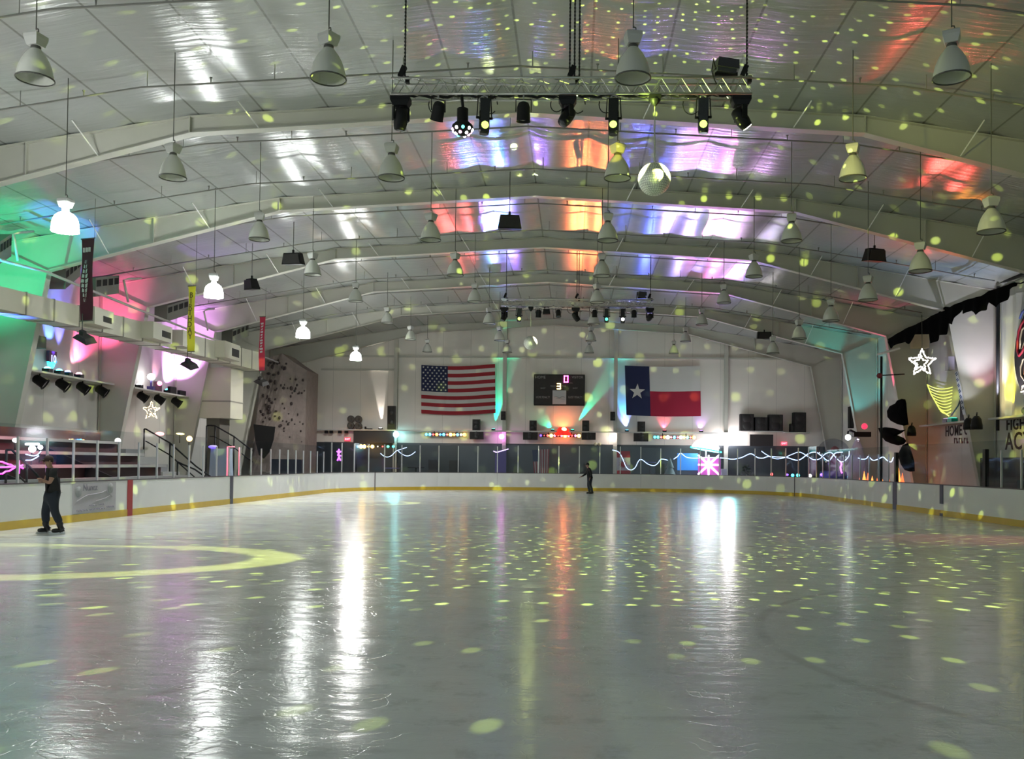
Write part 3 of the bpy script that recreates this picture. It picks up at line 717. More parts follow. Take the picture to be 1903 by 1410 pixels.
# ================================================================ FAR WALL
def mpp(Y): return Y/FPX
def star_poly(c, r, ux, uz, n, ri=.4, th=.006, rot=0):
    c = Vector(c); ux, uz = Vector(ux), Vector(uz); P = []
    for k in range(10):
        a = math.pi/2+rot+k*math.pi/5; rr = r if k % 2 == 0 else r*ri
        P.append(c+ux*rr*math.cos(a)+uz*rr*math.sin(a))
    return P
M_fred = mat('flag_red', (.33, .018, .03), .8); M_fwhite = mat('flag_white', (.62, .60, .58), .8); M_fblue = mat('flag_navy', (.012, .018, .07), .8)
def flag_grid(tl, tr, br, bl, nu, nv, mf, wave=.035, mats=None, name='flag', sag=.06):
    "v runs down"
    def fn(u, v):
        t = tl+(tr-tl)*u; q = bl+(br-bl)*u; p = t+(q-t)*v
        return p+Vector((0, -wave*math.sin(u*9+v*2)*(.4+.6*v)-wave*.5*math.sin(u*23), -sag*math.sin(math.pi*u)))
    b = MB(); b.grid(fn, nu, nv, mf=mf); return b, fn
# United States flag
YFL = YF-.30
b, fn = flag_grid(at(783, 678, YFL), at(920, 676, YFL), at(921, 767, YFL), at(783, 768, YFL), 50, 13, lambda i, j: 2 if (i < 18 and j < 7) else (0 if j % 2 == 0 else 1), sag=.12)
for row in range(9):
    for cix in range(6 if row % 2 == 0 else 5):
        u = .36*((cix+.5)/6 if row % 2 == 0 else (cix+1)/6); v = 7/13*(row+.7)/9.4
        c = Vector(fn(u, v))+Vector((0, -.03, 0)); P = star_poly(c, .085, (1, 0, 0), (0, 0, 1), 5); b.add(P, [list(range(10))], 1)
tag(b.build('hanging_flag', [M_fred, M_fwhite, M_fblue]), 'large stars and stripes flag on the far wall left of the scoreboard', 'flag')
# lone star flag
b, fn = flag_grid(at(1161, 679, YFL), at(1301, 680, YFL), at(1303, 773, YFL), at(1164, 771, YFL), 46, 10, lambda i, j: 2 if i < 15 else (1 if j < 5 else 0), sag=.06)
P = star_poly(Vector(fn(.155, .52))+Vector((0, -.07, 0)), .55, (1, 0, -.03), (.03, 0, 1), 5); b.add(P, [list(range(10))], 1)
tag(b.build('hanging_flag', [mat('flag_crimson', (.36, .010, .04), .8), M_fwhite, M_fblue]), 'large flag with one white star on blue, right of the scoreboard', 'flag')
# scoreboard
pA, pB = at(994, 697, YF-.3), at(1085, 752, YF-.3)
r = thing('scoreboard', 'dark scoreboard with lit digits high on the far wall between two flags', 'scoreboard', ((pA.x+pB.x)/2, YF-.2, pB.z))
b = MB(); b.bbox((pA.x, YF-.35, pB.z), (pB.x, YF-.05, pA.z)); b.build('cabinet', mat('scoreboard_face', (.022, .020, .019), .6, noise=.3, nscale=9), r)
b = MB()
for x0, x1, z0, z1 in ((pA.x-.05, pB.x+.05, pA.z, pA.z+.06), (pA.x-.05, pB.x+.05, pB.z-.06, pB.z), (pA.x-.06, pA.x, pB.z, pA.z), (pB.x, pB.x+.06, pB.z, pA.z)): b.bbox((x0, YF-.37, z0), (x1, YF-.05, z1))
b.build('frame', M_black, r)
M_sl = mat('score_lettering', (.38, .37, .36), .6)
def stext(t, px, py, sz, m, sx=1.0, nm='lettering'): return text_mesh(t, sz, m, nm, r, at(px, py, YF-.37), (1, 0, 0), (0, 0, 1), .008, sx=sx)
stext('HOME', 1004, 701, .26, M_sl); stext('VISITOR', 1073, 701, .24, M_sl, .9)
stext('SHOT', 1009, 721.3, .13, M_sl); stext('SHOT', 1069, 721.3, .13, M_sl); stext('PERIOD', 1028, 717.3, .12, M_sl, .9); stext('TIME', 1048, 717.3, .12, M_sl); stext('GOAL', 1061, 711.5, .10, M_sl)
stext('HOME PENALTY', 1009, 738, .21, M_sl, .62); stext('GUEST PENALTY', 1069, 738, .21, M_sl, .62)
def seg_digit(px, py, h, segs, m, nm):
    c = at(px, py, YF-.38); w2 = h*.28; t = h*.07; b = MB(); S = {'a': (0, h/2, 1), 'd': (0, -h/2, 1), 'g': (0, 0, 1), 'f': (-w2, h/4, 0), 'b': (w2, h/4, 0), 'e': (-w2, -h/4, 0), 'c': (w2, -h/4, 0)}
    for k in segs:
        x, z, hz = S[k]; b.box((c.x+x, c.y, c.z+z), (w2*2+t*2 if hz else t*2, .02, t*2 if hz else h/2+t))
    return b.build(nm, m, r)
seg_digit(1052, 704, .42, 'abcdef', glow('digit_pink', (1, .05, .38), 14), 'lit_digit'); seg_digit(1038.5, 717.5, .36, 'abgcd', glow('digit_amber', (1, .62, .2), 14), 'lit_digit')
pa, pb = at(1027, 725, YF-.36), at(1052, 751, YF-.36)
b = MB(); b.bbox((pa.x, YF-.39, pb.z), (pb.x, YF-.36, pa.z)); pn = b.build('sponsor_panel', mat('sponsor_white', (.52, .53, .55), .6), r)
b = MB(); b.tube([(pa.x+.12+.1*i, YF-.395, (pa.z+pb.z)/2+.05*math.sin(i*1.4)) for i in range(8)], .022, 4); b.tube([(pa.x+.25, YF-.395, pa.z-.55), (pb.x-.08, YF-.395, pa.z-.62)], .014, 4); b.build('faint_script', mat('faint_grey', (.30, .33, .37), .7), pn)

# --- loudspeakers on and under the shelf
def pbox(name, lab, cat, group, x0, y0, x1, y1, Y, depth=.35, m=None, zbot=None, grille=True, ztop=None):
    a, c = at(x0, y0, Y), at(x1, y1, Y); zt = a.z if ztop is None else ztop; zb = c.z if zbot is None else zbot
    r = thing(name, lab, cat, ((a.x+c.x)/2, Y+depth/2, zb), group)
    b = MB(); b.bbox((a.x, Y, zb), (c.x, Y+depth, zt)); b.build('cabinet', m or M_blackp, r)
    if grille:
        w_ = (c.x-a.x); b = MB(); b.bbox((a.x+w_*.07, Y-.015, zb+.05), (c.x-w_*.07, Y, zt-.05)); b.build('grille', M_dark, r)
        b = MB()
        for k in (.3, .72): b.lathe([(.02, -.02), (min(w_, zt-zb)*.28, -.022), (min(w_, zt-zb)*.32, -.006)], ((a.x+c.x)/2, Y-.012, zb+(zt-zb)*k), 12, rot=Matrix.Rotation(-math.pi/2, 3, 'X'))
        b.build('speaker_cone', mat('cone_dark', (.018, .017, .017), .5), r)
    return r
GS = 'loudspeakers along the far wall shelf'; YS_ = YF-.71
M_brown = mat('brown_black', (.022, .016, .015), .6)
for x0, y0, x1, lab in ((878, 779, 892, 'black box speaker standing on the shelf below the right end of the striped flag'), (984, 781, 997, 'black box speaker standing on the shelf below left of the scoreboard'), (1082, 781, 1095, 'black box speaker standing on the shelf below right of the scoreboard'), (1185, 783, 1199, 'black box speaker standing on the shelf below the lone star'), (720, 754, 734, 'tall black speaker column standing on the shelf left of the striped flag')):
    pbox('shelf_speaker', lab, 'loudspeaker', GS, x0, y0, x1, 800, YS_, .30, M_brown, zbot=ZS+.001)
for x0, y0, x1, y1, lab in ((873, 801, 898, 816, 'wide black speaker under the shelf right of the blue and orange bar'), (972, 802, 999, 817, 'wide black speaker under the shelf left of the red beacon'), (1081, 802, 1107, 817, 'wide black speaker under the shelf right of the red beacon'), (1178, 806, 1205, 820, 'wide black speaker under the shelf below the lone star')):
    pbox('shelf_speaker', lab, 'loudspeaker', GS, x0, y0, x1, y1, YS_, .32, M_brown, ztop=ZS-.095)
for x0, y0, x1, y1, lab in ((931, 764, 939, 780, 'slim black speaker on the wall post left of the scoreboard'), (1134.5, 765, 1143, 781, 'slim black speaker on the wall post right of the scoreboard')):
    pbox('post_speaker', lab, 'loudspeaker', 'slim speakers on the far wall posts', x0, y0, x1, y1, YF-.60, .22, M_black)  # loudspeakers on the posts, not lamps
for x0, lab in ((645, 'left one of two round twin-cone speakers on the far shelf'), (659, 'right one of two round twin-cone speakers on the far shelf')):
    a, c = at(x0, 773, YS_), at(x0+12.5, 797, YS_); xm, rr = (a.x+c.x)/2, (c.x-a.x)/2
    r = thing('shelf_speaker', lab, 'loudspeaker', (xm, YS_+.1, ZS+.001), GS)
    M_rnd = mat('grey_cone', (.07, .065, .06), .6)
    for k, nm in ((0, 'lower_cone'), (1, 'upper_cone')):
        b = MB(); b.lathe([(.02, .10), (rr*.9, .0), (rr, .02), (rr, .22), (.02, .24)], (xm, YS_+.02, ZS+rr*1.02+k*rr*1.95), 16, rot=Matrix.Rotation(-math.pi/2, 3, 'X')); b.build(nm, M_rnd, r)
    b = MB(); b.bbox((xm-rr*.6, YS_+.05, ZS+.001), (xm+rr*.6, YS_+.2, ZS+.06)); b.build('foot', M_black, r)
# dark message board below the shelf
pbox('message_board_sign', 'long dark blank message board under the left part of the far shelf', 'board', None, 657, 801, 732, 823, YF-.55, .2, mat('board_dark', (.028, .027, .028), .4), grille=False, ztop=ZS-.1)
for i, x0 in enumerate((603, 612, 628, 640)):
    pbox('wall_lamp_bracket', 'small black can light under the left end of the far shelf', 'stage light', 'can lights under the left end of the far shelf', x0, 800, x0+6, 805, YF-.6, .2, M_black, grille=False, ztop=ZS-.1)
b = MB(); a = at(677, 793, YS_); b.bbox((a.x, YS_+.05, ZS+.001), (a.x+.1, YS_+.2, ZS+.19)); b.bbox((a.x+.1, YS_+.05, ZS+.001), (a.x+.52, YS_+.2, ZS+.07)); tag(b.build('tape_dispenser_box', M_black), 'small low black gadget on the far shelf beside the twin-cone speakers', 'gadget')
# right group of black boxes with its own shelf
a, c = at(1373, 800, YS_), at(1457, 801, YS_); d2 = at(1505, 803, YS_)
b = MB(); b.bbox((a.x, YF-.72, c.z-.05), (c.x, YF-.05, c.z)); tag(b.build('wall_shelf', M_shelf), 'short pale shelf at the right of the far wall carrying three black boxes', 'shelf')
b = MB(); b.bbox((c.x+.05, YF-.72, d2.z-.05), (d2.x, YF-.05, d2.z)); tag(b.build('wall_shelf', M_shelf), 'short pale shelf right of the three black boxes', 'shelf')
GB = 'black boxes at the right of the far wall'
for x0, y0, x1, lab in ((1376, 769, 1401, 'left box of three black speaker boxes at the right of the far wall'), (1403.5, 775, 1427, 'lower middle box of three black speaker boxes on the far wall'), (1429, 770, 1455, 'right box of three black speaker boxes at the right of the far wall')):
    pbox('shelf_speaker', lab, 'loudspeaker', GB, x0, y0, x1, 800, YS_, .5, M_blackp, zbot=c.z+.001)
pbox('shelf_speaker', 'tall black speaker with a small box beside it, right on the far wall', 'loudspeaker', GB, 1475, 766, 1498, 802, YS_, .5, M_blackp, zbot=d2.z+.001)
pbox('shelf_speaker', 'little black box beside the tall black speaker, right on the far wall', 'loudspeaker', GB, 1469.5, 787, 1474.5, 802, YS_, .5, M_blackp, zbot=d2.z+.001)
pbox('message_board_sign', 'dark blank panel below the three black boxes on the far wall', 'board', None, 1394, 807, 1437, 829, YF-.55, .2, mat('board_dark', (0, 0, 0)), grille=False)
# stepped black stack nearer, at the right corner
pbox('hanging_speaker', 'tall black stepped loudspeaker at the foot of the teal-lit right column', 'loudspeaker', None, 1580, 755, 1600, 795, 56.5+3, .5, M_black, grille=True)

# --- globes, light bars, beacon and uplight fixtures
def globe(px, py, rpx, col, s, lab, Y=YF-.62):
    p = at(px, py, Y); rad = rpx*mpp(Y); r = thing('wall_lamp_globe', lab, 'lamp', p, 'round globe lamps on the far wall posts')
    b = MB(); b.ball(p, rad, 16, 12); b.build('globe', glow('globe_%d' % px, col, s*.8), r)
    b = MB(); b.tube([p+Vector((0, rad*.9, 0)), p+Vector((0, .26, 0))], .05, 8); b.build('wall_mount', M_black, r)
    return p
G_cy = globe(736, 807, 5.5, (.35, .95, 1), 22, 'cyan-white globe lamp on the post left of the striped flag')
G_mg = globe(932, 811, 4.6, (1, .25, .95), 22, 'magenta globe lamp on the post below the striped flag')
G_wh = globe(1137, 813, 5.2, (1, .85, .8), 26, 'warm white globe lamp on the post below the lone star flag')
G_bg = globe(1353, 816, 11.5, (1, .93, .97), 40, 'big blazing white flood lamp right of the lone star flag')
def light_bar(px0, px1, py, cols, lab, rad=.10):
    Y = YF-.66; a, c = at(px0, py, Y), at(px1, py, Y); n = len(cols); r = thing('wall_lamp_bar', lab, 'light bar', ((a.x+c.x)/2, Y, a.z), 'rows of coloured bulbs under the far shelf')
    b = MB(); b.bbox((a.x-.1, Y+.1, a.z-.09), (c.x+.1, Y+.28, a.z+.09)); b.build('housing', M_black, r)
    b = MB()
    for k in (.2, .8): b.bbox((a.x+(c.x-a.x)*k-.03, Y+.15, a.z+.09), (a.x+(c.x-a.x)*k+.03, Y+.2, ZS-.09))
    b.build('wall_mount', M_black, r)
    for i, (cc, s, k) in enumerate(cols):
        x = a.x+(c.x-a.x)*i/(n-1); b = MB(); b.ball((x, Y+.07, a.z), rad*k, 10, 8); b.build('bulb', glow('bar_%s_%.0f' % (cc, s), PAL[cc], s*.7), r)
PAL = {'b': (.03, .22, 1), 'c': (.03, .55, 1), 'o': (1, .26, .02), 'w': (1, .85, .65), 'r': (1, .03, .03), 'y': (1, .50, .06), 'p': (1, .10, .30), 'v': (.18, .05, 1), 'g': (.04, .8, .25), 't': (.03, .75, .6)}
light_bar(792, 863, 807, [('c', 9, .9), ('c', 9, 1), ('r', 8, .7), ('o', 16, 1), ('b', 8, .8), ('c', 9, 1), ('r', 8, .7), ('y', 20, 1.2), ('o', 12, .9), ('c', 12, .9), ('w', 12, .8), ('o', 22, 1.25)], 'row of blue and orange bulbs under the shelf below the striped flag')
light_bar(1005, 1076, 809, [('v', 3, .8), ('r', 2, .5), ('r', 10, .8), ('y', 22, 1.2), ('p', 9, .8), ('r', 3, .6), ('p', 9, .8), ('y', 22, 1.2), ('p', 9, .8), ('r', 6, .7), ('p', 9, .8), ('y', 22, 1.2)], 'row of red and amber bulbs under the shelf below the scoreboard')
light_bar(1217, 1290, 812, [('c', 16, .9), ('t', 14, .9), ('r', 9, .7), ('o', 18, 1), ('w', 24, 1.2), ('r', 9, .7), ('c', 18, .9), ('r', 9, .7), ('w', 24, 1.1), ('o', 18, 1), ('t', 18, .9), ('r', 9, .7), ('o', 24, 1.2)], 'row of pink and teal bulbs below the lone star flag')
p = at(1047.5, 801, YF-.64); r = thing('wall_lamp_beacon', 'red dome with a glowing orange beacon on the shelf below the scoreboard', 'lamp', p)
b = MB(); b.ball(p, .26, 16, 12); b.build('beacon_globe', glow('beacon', (1, .22, .06), 60), r)
b = MB(); b.lathe([(.62, -.30), (.55, -.12), (.42, .10), (.28, .26)], p+Vector((-.05, .2, 0)), 20); b.build('shade', mat('red_shade', (.5, .02, .015), .5, emit=(1, .03, .02), es=.8), r)
FIX = [(917, 793, (.0, 1, .55), 'green'), (1027, 794, (.0, 1, .5), 'green'), (1064, 794, (.0, 1, .5), 'green'), (1165, 794, (.05, .5, 1), 'blue'), (1235, 797, (1, .05, .12), 'red'), (1303, 798, (.55, .2, 1), 'violet'), (707, 793, (1, .92, .85), 'white')]
WHERE = {917: 'near the magenta globe', 1027: 'left of the red beacon', 1064: 'right of the red beacon', 1165: 'left of the lone star', 1235: 'below the red of the lone star flag', 1303: 'at the lower right of the lone star flag', 707: 'beside the tall speaker column'}
FIXP = {}
for px, py, col, nm in FIX:
    p = at(px, py, YF-.52); p.z = ZS+.001; FIXP[px] = p
    r = thing('shelf_uplight', f'uplight throwing {nm} light up the wall {WHERE[px]}', 'stage light', p, 'uplights on the far shelf')
    b = MB(); b.box(p+Vector((0, 0, .06)), (.26, .22, .10)); b.build('housing', M_black, r)
    b = MB(); b.bbox(p+Vector((-.09, -.07, .112)), p+Vector((.09, .07, .12))); b.build('lens', glow('up_'+nm, col, 14), r)
# exit signs
for px, py, lab in ((646, 816, 'small red exit sign on the far wall at the left'), (1457, 824, 'small red exit sign on the far wall at the right')):
    p = at(px, py, YF-.45); r = thing('exit_sign', lab, 'exit sign', p, 'exit signs')
    b = MB(); b.box(p, (.40, .08, .24)); b.build('housing', mat('exit_red', (.4, .02, .03), .5, emit=(1, .05, .1), es=1.6), r)
    text_mesh('EXIT', .17, glow('exit_text', (1, .25, .3), 5), 'lettering', r, p+Vector((0, -.05, 0)), (1, 0, 0), (0, 0, 1), .006)
for px in (1107, 1114.5):
    p = at(px, 825, YF-.3); r = thing('wall_lamp_emergency', 'twin-head pale emergency light above the dark far windows' if px < 1110 else 'right head of the pale emergency light pair', 'emergency light', p, 'emergency light heads on the far wall')
    b = MB(); b.lathe([(.02, .1), (.10, .08), (.12, -.06), (.02, -.05)], p, 12, rot=Matrix.Rotation(math.pi/2, 3, 'X')); b.build('lamp_head', mat('pale_yellow', (.7, .66, .45), .4), r)

# --- lobby behind the far glass
YLB = 59.6
tag_floor = 0.0
def lobby_col(name, lab, cat, x0, y0, x1, Y, depth, m, z0=0.0, group=None):
    a, c = at(x0, y0, Y), at(x1, y0, Y); b = MB(); b.bbox((a.x, Y, z0), (c.x, Y+depth, a.z)); return tag(b.build(name, m), lab, cat, group)
# striped flag hung upright, red maple flag, glowing crossed flag
b, fn = flag_grid(at(989, 836, 61.9), at(1021, 834, 61.9), at(1019, 890, 61.9), at(993, 890, 61.9), 13, 10, lambda i, j: 2 if (i < 5 and j < 4) else (0 if i % 2 == 0 else 1), wave=.02, sag=0)
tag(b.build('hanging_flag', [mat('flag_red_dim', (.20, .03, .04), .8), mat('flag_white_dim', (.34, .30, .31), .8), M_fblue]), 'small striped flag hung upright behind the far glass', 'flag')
b, fn = flag_grid(at(1146, 838, 58.2), at(1171, 838, 58.2), at(1172, 886, 58.2), at(1147, 886, 58.2), 6, 12, lambda i, j: 0 if (j < 3 or j > 8) else 1, wave=.02, sag=0)
c = Vector(fn(.45, .52))+Vector((0, -.05, 0)); P = []
for k in range(22):
    a = 2*math.pi*k/22; rr = (.30, .13)[k % 2]; P.append(c+Vector((rr*math.sin(a), 0, rr*math.cos(a))))
b.add(P, [list(range(22))], 0); tag(b.build('hanging_flag', [mat('maple_red', (.42, .012, .02), .8), mat('maple_white', (.60, .52, .55), .8)]), 'red and white maple leaf flag hung upright behind the far glass', 'flag')
pa, pb = at(1298, 849, 58.4), at(1339, 888, 58.4)
r = thing('glowing_flag_panel', 'glowing pink panel with a white crossed flag pattern behind the far glass', 'light panel', ((pa.x+pb.x)/2, 58.5, 0))
b = MB(); b.bbox((pa.x, 58.45, 0), (pb.x, 58.55, pa.z)); b.build('panel', mat('pink_panel', (.5, .1, .4), .5, emit=(.85, .12, .75), es=.55), r)
b = MB(); cx_, cz_ = at(1317, 863.5, 58.4).x, at(1317, 863.5, 58.4).z; hw = (pb.x-pa.x)/2; hh = .62
for (x, z) in ((hw, 0), (-hw, 0), (0, hh), (0, -.75), (hw, hh), (-hw, hh), (hw, -hh), (-hw, -hh)): b.tube([(cx_, 58.43, cz_), (cx_+x*.95, 58.43, cz_+z)], [.085, .055], 6)
b.build('light_tubes', glow('flag_white', (1, .75, .95), 6), r)
# lit sail canopy above it
p = at(1312, 829, 58.6); r = thing('lit_canopy', 'large blazing white lit dome canopy with a teal rim behind the far glass', 'canopy', (p.x, 58.6, p.z-.5))
b = MB(); b.lathe([(.02, .50), (.35, .44), (.68, .25), (.86, -.02), (.9, -.16)], p, 24, rot=Matrix.Rotation(.12, 3, 'Y')); b.build('dome', glow('canopy', (.88, 1, 1), 12), r)
b = MB(); b.tube([p+Vector((.95*math.cos(a), .95*math.sin(a), -.22-.16*math.cos(a))) for a in [k*math.pi/12 for k in range(24)]], .05, 6, closed=True); b.build('canopy_rim', glow('teal_rim', (0, .9, .75), 6), r)
b = MB(); b.tube([(p.x, p.y, 0), (p.x, p.y, p.z+.4)], .04, 8); b.build('pole', M_grey, r)
pa, pb = at(1259, 842, 58.9), at(1297, 874, 58.9)
r = thing('blue_screen', 'wide glowing blue screen behind the far glass left of the crossed flag', 'screen', ((pa.x+pb.x)/2, 58.9, 0))
b = MB(); b.bbox((pa.x, 58.9, pb.z), (pb.x, 58.98, pa.z)); b.build('screen_panel', mat('screen_blue', (.05, .2, .5), .4, emit=(.06, .30, .95), es=.75), r)
b = MB(); b.bbox((pa.x-.02, 58.92, 0), (pb.x+.02, 59.0, pb.z)); b.build('stand', mat('dull_slate', (.10, .12, .16), .6), r)
# grey cone tree
p = at(1245, 850, 58.3); r = thing('cone_tree', 'pale grey cone-shaped decorative tree behind the far glass', 'tree', (p.x, 58.3, 0))
b = MB()
for k, (z0, z1, r0) in enumerate(((.45, 1.35, .55), (1.0, 1.8, .40), (1.5, p.z, .26))): b.lathe([(r0, z0), (r0*.55, z0+(z1-z0)*.5), (.02, z1)], (p.x, 58.3, 0), 14)
b.build('foliage', mat('frosted_green', (.22, .28, .28), .8, bump=.6, bscale=9), r)
b = MB(); b.tube([(p.x, 58.3, 0), (p.x, 58.3, .5)], .06, 8); b.build('trunk', M_black, r)
# dark furniture
M_fur = mat('dark_furniture', (.015, .015, .018), .5)
def tall_table(px, Y, lab, ptop, m, rad=.38):
    p = at(px, ptop, Y); r = thing('tall_table', lab, 'table', (p.x, Y, 0), 'tall tables behind the far glass')
    b = MB(); b.lathe([(.01, 0), (rad, 0), (rad, .05), (.01, .05)], (p.x, Y, p.z-.05), 20); b.build('tabletop', m, r)
    b = MB(); b.tube([(p.x, Y, .03), (p.x, Y, p.z-.05)], .04, 8); b.build('pedestal', M_fur, r)
    b = MB(); b.lathe([(.30, 0), (.28, .03), (.05, .05)], (p.x, Y, 0), 16); b.build('foot', M_fur, r)
tall_table(1208, 58.3, 'tall round table with a blue top behind the far glass', 858, mat('table_blue', (.15, .18, .5), .3))
tall_table(773, 60.3, 'tall round black table behind the far glass left of two dark chairs', 868, M_fur, .55)
tall_table(729, 60.0, 'tall round table with a blue top behind the far glass at the left', 869, mat('table_blue', (0, 0, 0)), .5)
def chair(px, Y, ptop, lab, w_=.55):
    p = at(px, ptop, Y); r = thing('bar_chair', lab, 'chair', (p.x, Y, 0), 'dark bar chairs behind the far glass'); zs = 1.08
    b = MB(); b.box((p.x, Y, zs), (w_, .5, .08)); b.build('seat', M_fur, r)
    b = MB(); b.box((p.x, Y+.24, (zs+p.z)/2+.04), (w_, .05, p.z-zs-.02)); b.build('backrest', M_fur, r)
    for sx in (-1, 1):
        for sy in (-1, 1): b = MB(); b.tube([(p.x+sx*w_*.42, Y+sy*.2, zs), (p.x+sx*w_*.48, Y+sy*.24, 0)], .022, 6); b.build('leg', M_fur, r)
chair(804, 60.4, 855, 'dark bar chair behind the far glass, left of the other', .62); chair(844, 60.4, 856, 'dark bar chair behind the far glass, nearer the magenta globe', .72)
chair(1227, 59.3, 862, 'dark bar chair beside the blue-topped table behind the far glass', .6)
lobby_col('hanging_drape', 'drape coloured as if lit violet at the post below the magenta globe', 'drape', 920, 836, 941, 61.4, .1, mat('violet_lit_drape', (.10, .07, .28), .8))  # violet light put into the cloth's base colour
lobby_col('white_bin', 'small pale lavender bin right of the crossed flag panel', 'bin', 1341, 871, 1351, 58.4, .3, mat('lavender', (.45, .40, .52), .5))
# artificial shrub
p = at(1386, 880, 59.5); r = thing('potted_shrub', 'dark bushy potted shrub behind the far glass right of the flood lamp', 'plant', (p.x, 59.5, 0))
b = MB()
for k in range(160):
    a, t = random.uniform(0, 6.28), random.uniform(0, 1); c = Vector((p.x+(.75*(1-t)+.1)*math.cos(a)*random.uniform(.3, 1), 59.5+.3*math.sin(a), .5+t*1.15)); d1 = Vector((random.uniform(-.2, .2), random.uniform(-.1, .1), random.uniform(-.05, .2))); d3 = Vector((random.uniform(-.05, .05), .03, random.uniform(-.05, .05)))
    b.add([c, c+d1*.5+d3, c+d1, c+d1*.5-d3], [(0, 1, 2, 3)])
b.build('foliage', mat('dark_leaf', (.02, .035, .025), .7), r); b = MB(); b.lathe([(.2, 0), (.28, .45), (.25, .45)], (p.x, 59.5, 0), 14, cap0=True); b.build('pot', M_fur, r)
# small coloured lamps on the ledge behind the right glass
for i, (px, py, cc, s, rp, lab) in enumerate(((1434, 883, 'r', 14, 2.6, 'small red lamp on a stand behind the right part of the far glass'), (1463, 884, 'v', 5, 2.2, 'small violet lamp left of two teal ones'), (1473, 885, 'c', 14, 2.8, 'left one of two teal lamps behind the far glass'), (1483, 885, 't', 16, 3.0, 'right one of two teal lamps behind the far glass'), (1505, 886, 'w', 16, 3.2, 'small white lamp right of the teal pair'), (1527, 884, 'v', 6, 3.0, 'small violet lamp right of the white one'), (1577, 888, 'c', 10, 2.8, 'cyan lamp near the orange flames'))):
    Y = 57.6 if px < 1540 else 55.6
    p = at(px, py-2, Y); r = thing('table_lamp', lab, 'lamp', (p.x, Y, 0), 'small coloured lamps behind the far glass')
    b = MB(); b.ball(p, rp*mpp(Y), 10, 8); b.build('globe', glow('small_%s_%d' % (cc, i), PAL[cc], s), r); b = MB(); b.tube([(p.x, Y, 0), p], .025, 6); b.build('stand', M_black, r)
b = MB(); pts = [at(1563+dx, yy, 56.2) for dx, yy in ((-1, 858), (1, 862), (-1, 868), (0, 875), (2, 879))]; b.tube(pts, .045, 6); tag(b.build('hanging_neon_sign', glow('neon_pink', (1, .1, .9), 5)), 'short upright pink neon squiggle behind the right glass', 'neon sign')
# snow-globe bubble, sparkling tree, flames and ball
p = at(1557, 842, 57.4); r = thing('inflatable_bubble', 'big clear round inflatable bubble rising behind the right glass', 'inflatable', (p.x, 58.4, 0))
b = MB(); b.ball((p.x, 58.4, p.z-.1), 1.1*.95, 20, 14); b.build('bubble', glass_mat('bubble_film', (.80, .80, .84), .10), r)
b = MB(); b.lathe([(.95, 0), (1.0, .5), (.8, 1.35), (.6, 1.4)], (p.x, 58.4, 0), 20, cap0=True, cap1=True); b.build('base_box', mat('blue_base', (.05, .07, .22), .6), r)
b = MB(); b.ball((p.x+.1, 58.4, p.z-.1), .36, 10, 8, sc3=(1, 1, 1.6)); b.build('inner_figure', mat('dull_red', (.35, .10, .10), .7), r)
p = at(1596, 811, 53.2); r = thing('sparkling_tree', 'white conical tree covered in tiny sparkling lights at the right corner', 'tree', (p.x, 53.5, 0))
b = MB(); b.lathe([(.62, .3), (.5, 1.6), (.3, 2.8), (.03, p.z)], (p.x, 53.5, 0), 18); b.build('foliage', mat('tree_lilac', (.48, .46, .62), .8, bump=.5, bscale=12), r)
b = MB()
for k in range(170):
    t = random.random(); z = .4+t*(p.z-.5); rr = .62-(.58)*((z-.3)/(p.z-.3)); a = random.uniform(math.pi, 2*math.pi); b.ball((p.x+rr*math.cos(a), 53.5+rr*math.sin(a)-.03, z), .032, 5, 4)
b.build('fairy_lights', glow('fairy', (.85, .85, 1), 10), r); b = MB(); b.tube([(p.x, 53.5, 0), (p.x, 53.5, .35)], .08, 8); b.build('trunk', M_black, r)
M_fl = [glow('flame_a', (1, .13, .02), 2.2), glow('flame_b', (1, .26, .04), 3.5)]
for i, (px, py) in enumerate(((1598, 884), (1606, 875), (1613, 878), (1621, 884), (1630, 888), (1640, 890), (1652, 886), (1670, 868), (1677, 878))):
    Y = 48.6+.8*(i % 2) if px < 1645 else 45.5+.7*(i % 2)
    p = at(px, py, Y); hgt = p.z-.2; r = thing('flame_light', f'glowing orange flame-shaped light at the right corner, {ORD[i]} from the left', 'light', (p.x, Y, 0), 'orange flame lights behind the right corner')
    b = MB(); w_ = .16; b.lathe([(.05, .2), (w_, .2+hgt*.25), (w_*.8, .2+hgt*.5), (w_*.3, .2+hgt*.8), (.004, .2+hgt)], (p.x, Y, 0), 10); b.build('flame', M_fl[i % 2], r)
    b = MB(); b.lathe([(.16, 0), (.18, .12), (.1, .2)], (p.x, Y, 0), 12, cap0=True, cap1=True); b.build('bowl', M_black, r)
# rope lights swagged along the glass
M_rope = glow('rope_light', (.42, .58, 1), 3.6)
def rope(pts, Y, lab, rad=.024, m=None):
    P = [at(x, y, Y) if Y else atx(x, y, 12.85) for x, y in pts]; Q = []
    for i in range(len(P)-1):
        p0, p1, p2, p3 = P[max(i-1, 0)], P[i], P[i+1], P[min(i+2, len(P)-1)]
        for k in range(5):
            t = k/5; Q.append(.5*((2*p1)+(p2-p0)*t+(2*p0-5*p1+4*p2-p3)*t*t+(3*p1-p0-3*p2+p3)*t**3))
    Q.append(P[-1]); b = MB(); b.tube(Q, rad, 6); tag(b.build('hanging_rope_light', m or M_rope), lab, 'rope light', 'rope lights along the far glass')
YR = 57.2
rope([(1138, 836), (1150, 840), (1157, 852), (1164, 868), (1172, 873), (1180, 869), (1187, 856), (1193, 854), (1204, 862), (1215, 865), (1222, 861), (1229, 853), (1241, 855)], YR, 'rope light swagged over the maple leaf flag')
